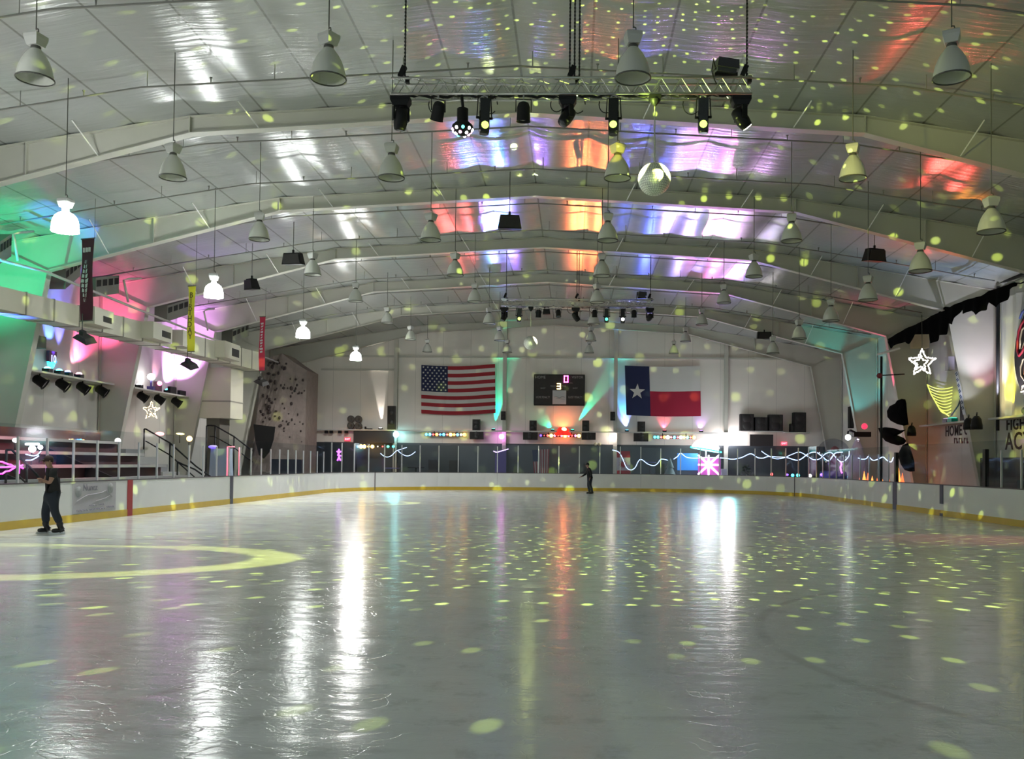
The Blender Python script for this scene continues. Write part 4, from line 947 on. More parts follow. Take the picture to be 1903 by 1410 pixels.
rope([(1252, 853), (1259, 848), (1265, 842), (1275, 849), (1286, 851), (1297, 851), (1320, 850), (1345, 851), (1362, 853), (1378, 850), (1395, 843), (1408, 850), (1418, 851), (1428, 848), (1445, 849), (1462, 850), (1480, 855), (1490, 852), (1502, 843), (1516, 840), (1528, 848), (1540, 856), (1552, 842), (1566, 840)], YR, 'rope light swagged from the blue screen to the right corner', .030)
rope([(1415, 838), (1425, 845), (1440, 852), (1455, 851), (1472, 844), (1486, 840), (1500, 847), (1512, 854), (1524, 852), (1534, 843), (1545, 841), (1556, 853), (1566, 858), (1577, 848), (1578, 838)], YR-.22, 'second rope light crossing the first near the right corner')
rope([(1595, 851), (1602, 853), (1610, 852), (1614, 848), (1622, 855), (1632, 853), (1641, 849), (1648, 855), (1656, 858), (1660, 850)], None, 'thin rope light round the right corner glass', .018)
rope([(707, 842), (713, 847), (720, 849), (728, 846), (736, 838), (744, 835), (756, 831)], YR, 'rope light looped left of the post with the cyan globe', .02)
rope([(740, 838), (748, 844), (756, 847), (764, 845), (772, 839)], YR, 'rope light looped right of the post with the cyan globe', .02)
rope([(917, 838), (923, 840), (931, 838), (945, 834)], YR+.4, 'violet rope light crossing the post below the magenta globe', .03, glow('rope_violet', (.7, .4, 1), 4))
# yellow string lights and purple neon at the left
for i, (px, cc, s, rp) in enumerate(((665, 'b', 8, 2.2), (672, 'y', 30, 3.8), (677, 'y', 30, 3.6), (685, 'y', 18, 2), (692, 'y', 26, 3.3), (702, 'w', 4, 1.2), (711, 'r', 5, 1.5), (721, 'g', 12, 2.4), (731, 't', 10, 2.4))):
    pass
a, c = at(663, 829.5, 60.8), at(733, 829.5, 60.8)
r = thing('wall_lamp_bar', 'string of amber and green bulbs behind the far glass below the message board', 'light bar', ((a.x+c.x)/2, 60.8, a.z), 'rows of coloured bulbs under the far shelf')
b = MB(); b.tube([a, c], .03, 6); b.tube([(a.x, 60.8, 0), a], .03, 6); b.tube([(c.x, 60.8, 0), c], .03, 6); b.build('housing', M_black, r)
for px, cc, s, rp in ((665, 'b', 8, 2.2), (671, 'y', 30, 3.6), (677, 'y', 30, 3.6), (685, 'y', 18, 2), (692, 'y', 26, 3.3), (702, 'w', 4, 1.2), (711, 'r', 5, 1.5), (721, 'g', 12, 2.4), (731, 't', 10, 2.4)):
    p = at(px, 829.5, 60.7); b = MB(); b.ball(p, rp*mpp(60), 10, 8); b.build('bulb', glow('str_%s_%d' % (cc, s), PAL[cc], s), r)
b = MB(); Yn = 59.5
for pts in (((630, 834), (629, 842), (630, 850)), ((626, 838), (630, 842), (634, 838)), ((630, 849), (627, 856)), ((630, 849), (633, 856)), ((627, 845), (634, 847))): b.tube([at(x, y, Yn) for x, y in pts], .055, 6)
tag(b.build('hanging_neon_sign', glow('neon_violet', (.55, .06, 1), 4)), 'purple neon figure glowing behind the left far glass', 'neon sign')
# ================================================================ LEFT SIDE
# --- bleachers: pale planks over dark red risers
M_plank = mat('pale_plank', (.45, .44, .43), .4, noise=.08); M_riser = mat('dark_red_riser', (.075, .016, .020), .6)
ROWS = [(-15.0, 1.10), (-15.95, 1.50), (-16.9, 1.92), (-17.85, 2.37)]
y0b, y1b = 19.5, 35.0
r = thing('bleacher', 'long bleacher with pale plank rows over dark red risers behind the left glass', 'bleacher', (-16.5, 27, 0))
for i, (x, z) in enumerate(ROWS):
    y1 = y1b+.15*i
    b = MB(); b.bbox((x-.16, y0b, z-.10), (x+.16, y1, z)); b.build('seat_plank', M_plank, r)
    b = MB(); b.bbox((x-.62, y0b, z-.33), (x-.22, y1, z-.28)); b.build('foot_plank', M_plank, r)
    b = MB(); b.bbox((x-.10, y0b, .02 if i == 0 else z-.68), (x-.06, y1, z-.06)); b.build('riser', M_riser, r)
b = MB(); b.bbox((-18.75, y0b, 2.30), (-18.65, y1b+.6, 2.72)); b.build('back_panel', M_riser, r)
for y in (y0b+.3, 24.5, 29.6):
    b = MB(); b.prism([(-14.9, y, 0), (-18.6, y, 0), (-18.6, y, 2.05), (-17.85, y, 2.3), (-14.9, y, 1.03)], (0, .05, 0)); b.build('support_frame', M_black, r)
# low kerb wall in front of the bleacher
b = MB(); b.bbox((-14.35, 19.5, 0), (-14.2, 46, .92)); tag(b.build('low_wall', mat('kerb_dull', (.28, .27, .28), .7)), 'low dull concrete kerb wall along the front of the bleacher', 'kerb wall')
# stairs and black handrails
r = thing('stair_flight', 'pale stepped stair flight at the far end of the bleacher', 'stairs', (-16.5, 36.6, 0))
for i in range(7):
    z = .30*(i+1); b = MB(); b.bbox((-15.2-.5*i, 35.75, 0), (-14.7-.5*i, 37.3, z)); b.build('step', M_plank if i % 2 else mat('step_grey', (.25, .25, .26), .7), r)
def handrail(pts, Y, lab, posts, rad=.035):
    P = [at(x, y, Y) for x, y in pts]; r = thing('handrail', lab, 'handrail', (P[0].x, Y, 0), 'black handrails beside the left bleacher')
    b = MB(); b.tube(P, rad, 6); b.build('top_rail', M_black, r)
    b = MB(); b.tube([p-Vector((0, 0, .5)) for p in P[1:] if True], rad*.8, 6); b.build('middle_rail', M_black, r)
    for k in posts:
        p = P[k]; b = MB(); b.tube([p, (p.x, p.y, .05)], rad, 6); b.build('post', M_black, r)
handrail([(268, 797), (271, 797), (316, 823), (364, 866), (395, 888)], 37.9, 'black sloping handrail at the near side of the bleacher stairs', (0, 2, 4))
handrail([(384, 791), (390, 790), (400, 791), (435, 811), (470, 838)], 41.5, 'black sloping handrail below the pale duct drop', (0, 2, 3))
handrail([(330, 858), (338, 862), (362, 872), (385, 888)], 35.5, 'short low black handrail at the foot of the bleacher stairs', (0, 3))
handrail([(12, 836), (22, 836), (50, 862), (80, 895)], 23.4, 'blue-lit dark handrail behind the left glass beside the pink neon', (0, 2, 3), .03)

# --- wall shelves with can lights under them
YB, YC = FRAMES[1], FRAMES[2]
def shelf_left(xa, ya, xb, yb, X, lab):
    a, c = atx(xa, ya, X), atx(xb, yb, X); z = (a.z+c.z)/2
    b = MB(); b.bbox((XL+.02, a.y, z-.07), (X, c.y, z)); tag(b.build('wall_shelf', M_shelf), lab, 'shelf', 'shelves on the left wall'); return a.y, c.y, z
XS_ = XL+.75
sA = shelf_left(56, 686, 213, 712, XS_, 'pale shelf on the left wall carrying cyan and pink uplights')
sB = shelf_left(251, 719, 357, 737, XS_, 'pale shelf on the left wall above the hanging light star')
sC = shelf_left(386, 741, 399, 743, XS_, 'short pale shelf end left of the duct drop')
def under_can(px, sh, lab):
    y = atx(px, 700, XS_-.3).y; z = sh[2]-.07; c = Vector((XS_-.35, y, z-.27)); r = thing('hanging_can_light', lab, 'stage light', (c.x, c.y, z), 'black can lights under the left wall shelves')
    Q = Matrix.Rotation(-.95, 3, 'Y') @ Matrix.Rotation(.25, 3, 'X')
    b = MB(); b.lathe([(.10, .24), (.17, .18), (.20, -.2), (.215, -.24)], c, 16, rot=Q, cap0=True); b.build('can', M_black, r)
    b = MB(); b.lathe([(.001, -.19), (.195, -.20)], c, 16, rot=Q); b.build('lens', mat('frosted_lens', (.5, .46, .45), .4), r)
    b = MB(); b.lathe([(.196, -.225), (.235, -.225), (.235, -.255), (.196, -.255), (.196, -.225)], c, 16, rot=Q); b.build('rim', M_black, r)
    b = MB(); b.tube([c+Vector((0, 0, .1)), (c.x, c.y, z)], .03, 6); b.build('hanging_stem', M_black, r)
for i, px in enumerate((76, 118, 156, 191)): under_can(px, sA, f'black can light under the shelf with the cyan uplights, {ORD[i]} from the left')
for i, px in enumerate((267, 298, 330)): under_can(px, sB, f'black can light under the shelf above the light star, {ORD[i]} from the left')
def shelf_light(px, sh, col, s, lab, w_=.28, h_=.22, m=None):
    y = atx(px, 690, XS_-.3).y; c = Vector((XS_-.3, y, sh[2])); r = thing('shelf_uplight', lab, 'stage light', c, 'small lights standing on the left wall shelves')
    b = MB(); b.box(c+Vector((0, 0, h_*.4+.001)), (w_, w_, h_*.8)); b.build('housing', m or M_black, r)
    b = MB(); b.ball(c+Vector((0, 0, h_*.85)), w_*.42, 10, 8, sc3=(1, 1, .6)); b.build('lens', glow('shl_%d' % px, col, s), r)
    return c
SL = {}
for px, sh, col, s, lab in ((88, sA, (.15, .95, 1), 10, 'cyan-glowing light at the left end of the cyan and pink shelf'), (110, sA, (.1, .8, .95), 8, 'cyan-glowing light beside the small number sign'), (126, sA, (.25, .4, 1), 6, 'blue-glowing light in the middle of the cyan and pink shelf'), (147, sA, (1, .45, .65), 12, 'pink-glowing light at the right of the cyan and pink shelf'),
                         (259, sB, (1, .97, 1), 14, 'white-glowing light at the left end of the shelf above the light star'), (312, sB, (.1, .7, .75), 5, 'teal-glowing light on the shelf above the light star')):
    SL[px] = shelf_light(px, sh, col, s, lab)
y = atx(300, 700, XS_-.2).y; c = Vector((XS_-.38, y, sB[2]))
r = thing('shelf_effect_light', 'tall red and violet effect light on the shelf above the light star', 'stage light', c)
b = MB(); b.box(c+Vector((0, 0, .27)), (.3, .3, .5)); b.build('housing', mat('plum', (.09, .02, .05), .5), r); b = MB(); b.ball(c+Vector((.15, -.12, .42)), .12, 10, 8); b.build('lens', glow('shl_red', (1, .15, .4), 3), r)
y = atx(283, 700, XS_-.2).y; c = Vector((XS_-.25, y, sB[2])); r = thing('shelf_effect_light', 'bright white-headed effect light on the shelf above the light star', 'stage light', c)
b = MB(); b.tube([c+Vector((0, 0, .001)), c+Vector((0, 0, .55))], .05, 8); b.box(c+Vector((0, 0, .1)), (.3, .25, .2)); b.build('stand', mat('violet_box', (.05, .03, .2), .5), r); b = MB(); b.ball(c+Vector((0, 0, .66)), .2, 12, 10, sc3=(.8, 1.3, .8)); b.build('lamp_head', glow('shl_white', (1, 1, 1), 14), r)
for px, w_, h_, lab in ((323, .7, .34, 'black amplifier box at the left of two on the shelf above the light star'), (341, .7, .24, 'flat black box at the right end of the shelf above the light star')):
    y = atx(px, 715, XS_).y; b = MB(); b.bbox((XS_-.16, y-w_*.5, sB[2]+.001), (XS_-.01, y+w_*.5, sB[2]+h_)); tag(b.build('shelf_box', M_black), lab, 'box')
# number sign and grey boxes on the wall
def wall_panel(name, lab, cat, x0, y0, x1, y1, X, m, th=.12, group=None):
    a, c = atx(x0, y0, X), atx(x1, y1, X); b = MB(); b.bbox((X-th, min(a.y, c.y), min(a.z, c.z)), (X, max(a.y, c.y), max(a.z, c.z))); return tag(b.build(name, m), lab, cat, group), a, c
o, a, c = wall_panel('wall_lamp_sign', 'small dark red number sign on the left wall above the cyan uplights', 'sign', 92, 651, 105.5, 674, XL+.2, mat('sign_plum', (.10, .01, .05), .5))
text_mesh('10', .42, glow('sign_lilac', (.6, .6, 1), 1.3), 'lettering', o, ((XL+.21), (a.y+c.y)/2, (a.z+c.z)/2-.1), (0, 1, 0), (0, 0, 1), .01)
wall_panel('wall_cabinet', 'grey-green loudspeaker box mounted high on the left wall', 'loudspeaker', 60, 620, 86, 648, XL+.9, mat('grey_green_box', (.13, .17, .14), .6), .6)  # loudspeaker box, not a lamp
wall_panel('wall_cabinet', 'pale lilac electrical box on the left wall beside the duct drop', 'box', 394, 703, 407, 722, XL+1.2, mat('pale_box', (.55, .50, .58), .5), .3)  # electrical box, not a lamp
for x0, x1, y, lab in ((137, 178, 628, 'dark floodlight hung below the maroon banner'), (338, 366, 677, 'dark floodlight hung below the yellow banner'), (476, 496, 709, 'dark floodlight hung below the red banner')):
    X = -16.0; a, c = atx(x0, y, X), atx(x1, y, X); p = (a+c)/2; L = abs(c.y-a.y)*.40; r = thing('hanging_floodlight', lab, 'floodlight', p, 'floodlights hung along the left duct')
    Q = Euler((.35, .45, -.25)).to_matrix(); b = MB(); b.box(p, (.62, L*.8, .16), Q, taper=(.6, .8)); b.build('housing', M_dark, r)
    b = MB(); b.box(p+Q @ Vector((0, 0, -.09)), (.54, L*.7, .02), Q); b.build('glass', mat('flood_glass', (.30, .32, .31), .2), r)
    b = MB(); b.box(p+Q @ Vector((-.12, 0, .14)), (.18, L*.25, .14), Q); b.build('ballast', M_dark, r)
    b = MB(); b.tube([p+Vector((-.1, 0, .15)), p+Vector((-.1, 0, .8))], .02, 5); b.build('hanging_rod', M_wire, r)
# --- duct
M_duct = mat('duct_cream', (.54, .52, .42), .45, noise=.06, nscale=1.5); M_ductj = mat('duct_joint', (.25, .24, .20), .5)
DP = [(22, 6.02, 6.62), (27.5, 6.17, 6.86), (35.6, 6.40, 7.16), (50.0, 6.62, 7.62)]
def ductz(y):
    for (a, b0, t0), (c, b1, t1) in zip(DP, DP[1:]):
        if a <= y <= c: k = (y-a)/(c-a); return b0+(b1-b0)*k, t0+(t1-t0)*k
XD0, XD1 = -18.1, -17.2
r = thing('hanging_duct', 'long cream air duct running along the left side above the bleacher', 'duct', (-17.6, 36, 6.3))
b = MB()
for a, c in zip(DP, DP[1:]):
    vs = [(x, y, z) for (y, z0, z1) in (a, c) for x, z in ((XD0, z0), (XD1, z0), (XD1, z1), (XD0, z1))]
    b.add(vs, [(k, (k+1) % 4, 4+(k+1) % 4, 4+k) for k in range(4)]+[(0, 1, 2, 3), (7, 6, 5, 4)])
b.build('duct_body', M_duct, r)
y = 23.5
while y < 50:
    z0, z1 = ductz(y); b = MB(); b.bbox((XD0-.02, y-.03, z0-.02), (XD1+.025, y+.03, z1+.02)); b.build('duct_joint', M_ductj, r); y += 1.55
for px0, px1, y0_, y1_ in ((176, 211, 582, 606), (285, 320, 611, 634), (340, 358, 630, 647), (418, 446, 655, 672)):
    a, c = atx(px0, y0_, XD1+.5), atx(px1, y1_, XD1+.5); z0, z1 = ductz((a.y+c.y)/2); z0 += .1; z1 -= .02
    b = MB(); b.bbox((XD1, a.y, z0), (XD1+.5, c.y, z1)); ob = b.build('outlet_box', M_duct, r)
    b = MB(); b.bbox((XD1+.5, c.y-(c.y-a.y)*.55, z0+.16), (XD1+.51, c.y-.15, z1-.24)); b.build('grille', M_dark, ob)
# duct drop
a, c = at(437, 700, 48.0), at(440, 778, 48.0)
r = thing('hanging_duct_drop', 'cream vertical duct drop below the far end of the left duct', 'duct', (-18.6, 48.5, c.z))
b = MB(); b.bbox((-19.6, 47.4, c.z), (a.x, 49.2, 6.55)); b.build('duct_body', M_duct, r)
b = MB(); b.bbox((-19.62, 47.38, 4.75), (a.x+.02, 49.22, 4.82)); b.build('duct_joint', M_ductj, r)
b = MB(); b.bbox((-19.3, 47.6, .05), (-18.6, 49, c.z)); b.build('support', mat('drop_support_dark', (.10, .095, .08), .7), r)  # dark box filling the space below the duct drop
# pipe with brackets above the duct
b = MB(); b.tube([atx(0, 483, -18.3), atx(85, 505, -18.3), atx(262, 577, -18.3), atx(385, 626, -18.3), atx(478, 658, -18.3), atx(560, 690, -18.3)], .05, 6); tag(b.build('hanging_pipe', mat('pale_pipe', (.55, .54, .52), .5)), 'long pale pipe running above the cream duct on the left', 'pipe')
for pts, lab in (([(0, 407), (50, 409)], 'pale rail strip across the green-lit wall at the left edge'), ([(0, 512), (70, 504)], 'dark rail strip low on the green-lit wall at the left edge')):
    b = MB(); b.tube([atx(x, y, XL+.12) for x, y in pts], .05, 6); tag(b.build('wall_rail', M_steel if 'pale' in lab else mat('green_dark', (.10, .14, .11), .6)), lab, 'rail')
for k, (pts, lab) in enumerate((([(33, 485), (25, 435), (38, 432), (62, 430)], 'bent pale conduit on the green-lit wall'), ([(238, 561), (230, 520), (240, 518), (262, 517)], 'bent pale conduit beside the pink-lit wall'), ([(386, 614), (379, 578), (386, 575), (398, 574)], 'bent pale conduit beside the yellow banner'))):
    b = MB(); b.tube([atx(x, y, -18.6) for x, y in pts], .045, 6); tag(b.build('hanging_conduit', M_steel), lab, 'conduit', 'bent conduits above the duct')
# wall vents
for x0, y0_, x1, y1_, lab in ((0, 449, 21, 476, 'grey louvred vent on the green-lit wall at the left edge'), (122, 500, 150, 512, 'dark vent slot left of the maroon banner'), (178, 516, 221, 545, 'grey unit with a dark slot right of the maroon banner'), (311, 568, 350, 584, 'grey unit with a dark slot left of the yellow banner'), (432, 613, 462, 624, 'dark vent slot right of the lit bell lamp, above the duct')):
    X = -18.9; a, c = atx(x0, y0_, X), atx(x1, y1_, X); z0, z1 = c.z, a.z
    r = thing('wall_vent', lab, 'vent', (X-.3, (a.y+c.y)/2, min(z0, z1)), 'vent units high on the left wall')
    b = MB(); b.add([(X, a.y, a.z-.75), (X, c.y, c.z), (X, c.y, c.z+.75), (X, a.y, a.z), (X-.6, a.y, a.z-.75), (X-.6, c.y, c.z), (X-.6, c.y, c.z+.75), (X-.6, a.y, a.z)], [(0, 1, 2, 3), (7, 6, 5, 4), (0, 4, 5, 1), (1, 5, 6, 2), (2, 6, 7, 3), (3, 7, 4, 0)]); b.build('housing', mat('vent_grey', (.20, .20, .18), .6), r)
    b = MB()
    for k in range(4):
        t0, t1 = (k+.12)/4, (k+.88)/4; q = lambda t, z: (X+.012, a.y+(c.y-a.y)*t, a.z+(c.z+.75-a.z)*t-z)
        b.quad(q(t0, .36), q(t1, .36), q(t1, .10), q(t0, .10))
    b.build('vent_slot', M_black, r)
# --- banners
def banner(x0, y0, x1, y1, Y, m, lab, letters=None, lm=None, ropetop=None, lsz=.34):
    a, c = at(x0, y0, Y), at(x1, y1, Y); w_ = c.x-a.x; r = thing('hanging_banner', lab, 'banner', (a.x+w_/2, Y, c.z), 'banners hung along the left side')
    Q = Matrix.Rotation(-.35, 3, 'Z'); cx_ = a.x+w_/2; f = 1/math.cos(.35)
    def P(u, v): d = Q @ Vector(((u-.5)*w_*f, .03*math.sin(v*7+u*2), 0)); return Vector((cx_, Y, a.z+(c.z-a.z)*v))+d
    b = MB(); b.grid(P, 4, 24); b.build('cloth', m, r)
    b = MB(); b.tube([P(-.04, 0), P(1.04, 0)], .02, 6); b.tube([P(-.04, 1), P(1.04, 1)], .02, 6); b.build('end_rods', M_wire, r)
    b = MB(); pt = P(1, 0); b.tube([pt, (pt.x, pt.y, roofz(pt.x))], .008, 4); b.build('hanging_wire', M_wire, r)
    xd = Q @ Vector((1, 0, 0)); nrm = Q @ Vector((0, -1, 0))
    if letters:
        for k, ch in enumerate(letters):
            text_mesh(ch, lsz, lm, 'letter', r, P(.5, .10+.72*(k+.5)/len(letters))+nrm*.05, xd, (0, 0, 1), .004)
    return r, P, xd, nrm
M_ban = mat('banner_maroon', (.075, .012, .028), .8)
r, P, xd, nrm = banner(149, 443, 174, 596, 29.5, M_ban, 'dark maroon banner with three marks and a white emblem hung at the left')
M_bw = mat('banner_white', (.58, .56, .56), .7); b = MB()
for k in range(3): b.box(P(.27+.23*k, .14)+nrm*.05, (.07, .02, .15))
b.build('small_marks', M_bw, r)
b = MB()
for k in range(9):
    v0 = .26+.058*k; s = (1-abs(k-4)/5.5); b.add([P(.5-.28*s, v0)+nrm*.06, P(.46, v0+.012)+nrm*.06, P(.5-.05*s, v0+.05)+nrm*.06, P(.5-.33*s, v0+.045)+nrm*.06], [(0, 1, 2, 3)]); b.add([P(.55, v0+.015)+nrm*.06, P(.5+.30*s, v0)+nrm*.06, P(.5+.24*s, v0+.05)+nrm*.06, P(.56, v0+.058)+nrm*.06], [(0, 1, 2, 3)])
b.build('emblem', M_bw, r)
banner(349, 531, 362, 653, 34.0, mat('banner_yellow', (.62, .56, .03), .7), 'narrow yellow banner with dark upright lettering hung at the left', 'BIRTHDAY', mat('letter_dark', (.08, .06, .02), .7), lsz=.30)
r, P, xd, nrm = banner(482, 588, 492, 689, 45.0, mat('banner_crimson', (.50, .03, .07), .7), 'narrow red and white banner hung in front of the climbing wall')
b = MB()
for k in range(11): b.add([P(.2+.1*(k % 3), .12+.052*k)+nrm*.04, P(.72+.06*(k % 2), .11+.052*k)+nrm*.04, P(.78-.1*(k % 3), .145+.052*k)+nrm*.04, P(.3, .15+.052*k)+nrm*.04], [(0, 1, 2, 3)])
b.build('white_script', M_bw, r)
# --- hanging light star (outline of warm bulbs)
def light_star(px, py, rpx, Y, lab, m, nb, top, solid=False):
    c = at(px, py, Y); rad = rpx*mpp(Y); r = thing('hanging_light_star', lab, 'light star', c, 'hanging light stars')
    V = star_poly(c, rad, (1, 0, 0), (0, 0, 1), 5, .45); b = MB(); b.tube(V+[V[0]], .02, 5)
    V2 = [v+Vector((0, .12, 0)) for v in star_poly(c, rad*.55, (1, 0, 0), (0, 0, 1), 5, .45)]; b.tube(V2+[V2[0]], .015, 5)
    for p, q in zip(V, V2): b.tube([p, q], .01, 4)
    b.build('wire_frame', mat('star_wire', (.3, .27, .2), .5), r)
    b = MB()
    for VV, n in ((V, nb), (V2, nb//2)):
        for k in range(10):
            p, q = VV[k], VV[(k+1) % 10]
            for j in range(n): b.ball(p+(q-p)*((j+random.random()*.6)/n)+Vector((random.uniform(-.02, .02), -.03, random.uniform(-.02, .02))), .022 if not solid else .034, 6, 4)
    o = b.build('fairy_lights', m, r)
    b = MB(); b.tube([c+Vector((0, 0, rad)), c+Vector((.02, 0, rad+.2)), at(px, top, Y)], .012, 5); b.build('hanging_cord', M_wire, r)
light_star(282, 763, 17, 39.0, 'dim warm light star hanging below the left wall shelf', glow('warm_fairy', (1, .78, .5), 2.6), 6, 742)
# --- coloured lamps at the bleacher
def lamp_at(px, py, X, rad, col, s, lab, sc3=(1, 1, 1), name='hanging_lamp'):
    p = atx(px, py, X); r = thing(name, lab, 'lamp', p, 'small bright lamps among the bleachers')
    b = MB(); b.ball(p, rad, 12, 8, sc3=sc3); b.build('globe', glow('bl_%d_%d' % (px, py), col, s), r)
    b = MB(); b.tube([p+Vector((-.02, 0, -rad*.5)), (p.x-.02, p.y, p.z-.45)], .02, 5); b.build('stand', M_black, r)
lamp_at(29, 818, -17.2, .075, (1, .98, 1), 7, 'white oblong lamp left of the first glass post', (1, 1.7, .9))
lamp_at(60, 834, -15.3, .10, (1, .85, 1), 5, 'white round lamp, lower left of a close pair beside the skater in a cap')
lamp_at(75, 831, -15.3, .07, (1, .85, 1), 5, 'white round lamp, upper right of a close pair beside the skater in a cap')
lamp_at(219, 819, -18.0, .11, (1, .97, .9), 10, 'white lamp on the top bleacher row before the tapered column')
lamp_at(297, 806, -19.5, .16, (1, .2, .2), 5, 'red twin lamp on the left wall by the handrail', (1, 2.0, .6))
lamp_at(335, 806, -19.5, .12, (1, .85, .2), 5, 'flat yellow lamp on the left wall right of the red lamp', (1, 3.4, .4))
lamp_at(352, 815, -19.0, .14, (1, .5, .15), 8, 'orange lamp left of the second tapered column')
b = MB(); b.tube([atx(48, 825, -15.4), atx(72, 825, -15.4)], .035, 8); tag(b.build('hanging_tube_lamp', glow('tube_lilac', (1, .8, 1), 3)), 'short white tube lamp above the close pair of round lamps', 'lamp')
r = thing('wall_lamp_bar', 'row of small multicoloured bulbs along the top of the bleacher back', 'light bar', atx(115, 819, -18.6))
for i in range(16):
    px = 77+i*5.2; p = atx(px, 818.5, -18.58); cc = 'owwcwywytwwycbc'[i % 15]; b = MB(); b.ball(p, .062*random.uniform(.7, 1.2), 8, 6); b.build('bulb', glow('back_'+cc, PAL[cc], 7), r)
b = MB(); a, c = atx(76, 819.5, -18.62), atx(158, 819.5, -18.62); b.tube([a, c], .03, 6); b.build('cable', M_black, r)
# pink neon arrow-like sign
r = thing('hanging_neon_sign', 'bright pink zigzag neon sign behind the glass at the left edge', 'neon sign', atx(20, 885, -13.7))
M_pk = glow('neon_magenta', (1, .02, .72), 4); T = lambda L: [atx(x, y, -13.75) for x, y in L]
for L, rd in (([(-6, 857), (4, 858), (14, 862), (20, 863), (27, 868), (36, 867)], .020), ([(-6, 868), (8, 868), (22, 867), (36, 867)], .024), ([(-6, 880), (5, 880), (10, 876), (17, 875), (27, 869)], .020), ([(35, 855), (35.5, 867), (35, 880)], .020), ([(36, 867), (42, 864), (38, 868), (43, 870)], .020)):
    b = MB(); b.tube(T(L), rd, 6); b.build('neon_tube', M_pk, r)
b = MB(); b.tube(T([(48, 844), (62, 847), (70, 845), (76, 838)]), .014, 5); b.tube(T([(48, 855), (58, 855), (66, 851), (72, 847)]), .014, 5); tag(b.build('hanging_rope_light', M_rope), 'pale lilac rope light on the glass beside the skater in a cap', 'rope light')
# items at the stair foot: a white inflatable wall and red lit frame
p = at(415, 842, 40.2); r = thing('tumbling_mat', 'pale blue-white padded block behind the glass at the stair foot', 'padded block', (p.x, 40, 0))
b = MB(); b.box((p.x, 40, p.z/2+.1), (.95, .6, p.z+.2), taper=(.8, .9)); b.build('pad', mat('pad_white', (.42, .48, .60), .6), r)
b = MB(); b.ball((p.x-.25, 39.65, p.z+.27), .13, 12, 8, sc3=(1.6, 1, .6)); b.build('violet_lamp', glow('violet_soft', (.16, .05, 1), 1.6), r)
b = MB(); b.tube([at(422, 888, 36.5), at(423, 830, 36.5), at(436, 830, 36.5)], .028, 6); b.tube([at(444, 886, 38), at(445, 831, 38)], .024, 6); tag(b.build('hanging_neon_sign', glow('neon_red', (1, .08, .16), 2.6)), 'thin red glowing door-shaped frame behind the glass', 'neon frame')
# --- climbing wall
M_rock = mat('climbing_rock', (.24, .195, .175), .85, noise=.28, nscale=2.6, bump=.9, bscale=3.2); M_hold = mat('dark_hold', (.045, .03, .03), .6)
Yc = 57.0; yy = lambda px, py, dY=0: at(px, py, Yc+dY)
P1, P2, P3, P4 = yy(499, 655, .2), yy(524, 656, -.9), yy(545, 672, -.4), yy(570, 688, 0)
B1, B2, B3, B4 = Vector((yy(462, 830, -.95).x, Yc-.95, 0)), Vector((yy(508, 830, -.9).x, Yc-.9, 0)), Vector((yy(546, 830, -.4).x, Yc-.4, 0)), Vector((yy(566, 830, 0).x, Yc, 0))
L1 = yy(490, 668, -.95)
r = thing('climbing_wall', 'tall brown textured climbing wall covered in dark holds in the left far corner', 'climbing wall', (-18, Yc, 0))
def face(b, A, Bt, Ctop, Dt, nu, nv, amp=.12):
    def fn(u, v):
        p = (A+(Bt-A)*u)*(1-v)+(Dt+(Ctop-Dt)*u)*v; k = 0 if u in (0, 1) else amp
        return p+Vector((0, k*math.sin(p.x*3.1+p.z*1.7)*math.sin(p.z*2.3+p.x), 0))
    b.grid(fn, nu, nv, smooth=False); return fn
b = MB(); f1 = face(b, B1, B2, P2, L1, 6, 16); f2 = face(b, B2, B3, P3, P2, 5, 16); f3 = face(b, B3, B4, P4, P3, 4, 14)
bk = Vector((0, 2.6, 0)); b.add([L1, P2, P3, P4, P4+bk, P3+bk, P2+bk, L1+bk*.5], [(0, 1, 6, 7), (1, 2, 5, 6), (2, 3, 4, 5)]); b.add([B4, P4, P4+bk, B4+bk], [(0, 1, 2, 3)]); b.add([B1, L1, L1+bk*.5, B1+bk*.5], [(0, 1, 2, 3)])
b.build('rock_panel', M_rock, r)
for k in range(84):
    f = (f1, f2, f3)[0 if k < 40 else 1 if k < 68 else 2]; u, v = random.uniform(.08, .94), random.uniform(.36, .97); p = f(u, v)+Vector((.02, -.06, 0)); s = random.uniform(.045, .11)
    b = MB(); b.ball(p, s, 6, 4, sc3=(random.uniform(.7, 1.3), .8, random.uniform(.7, 1.6))); b.build('hold', M_hold, r)
# black cloth screen at its foot
q = lambda x, y: at(x, y, 54.6)
b = MB(); b.prism([q(471, 788), q(511, 793), q(508, 817), q(500, 840), q(490, 852), q(481, 845), q(474, 818)], (0, .08, 0)); tag(b.build('hanging_cloth', mat('pitch_cloth', (.006, .006, .006), .9)), 'pitch black tapering cloth hung at the foot of the climbing wall', 'cloth')
b = MB(); pa, pb = at(505, 853, 54.9), at(560, 880, 54.9); b.bbox((pa.x, 54.85, 0), (pb.x, 55.2, pa.z)); tag(b.build('padded_bench', mat('blue_black', (.015, .02, .035), .5)), 'long dark blue-black counter in front of the climbing wall', 'counter')
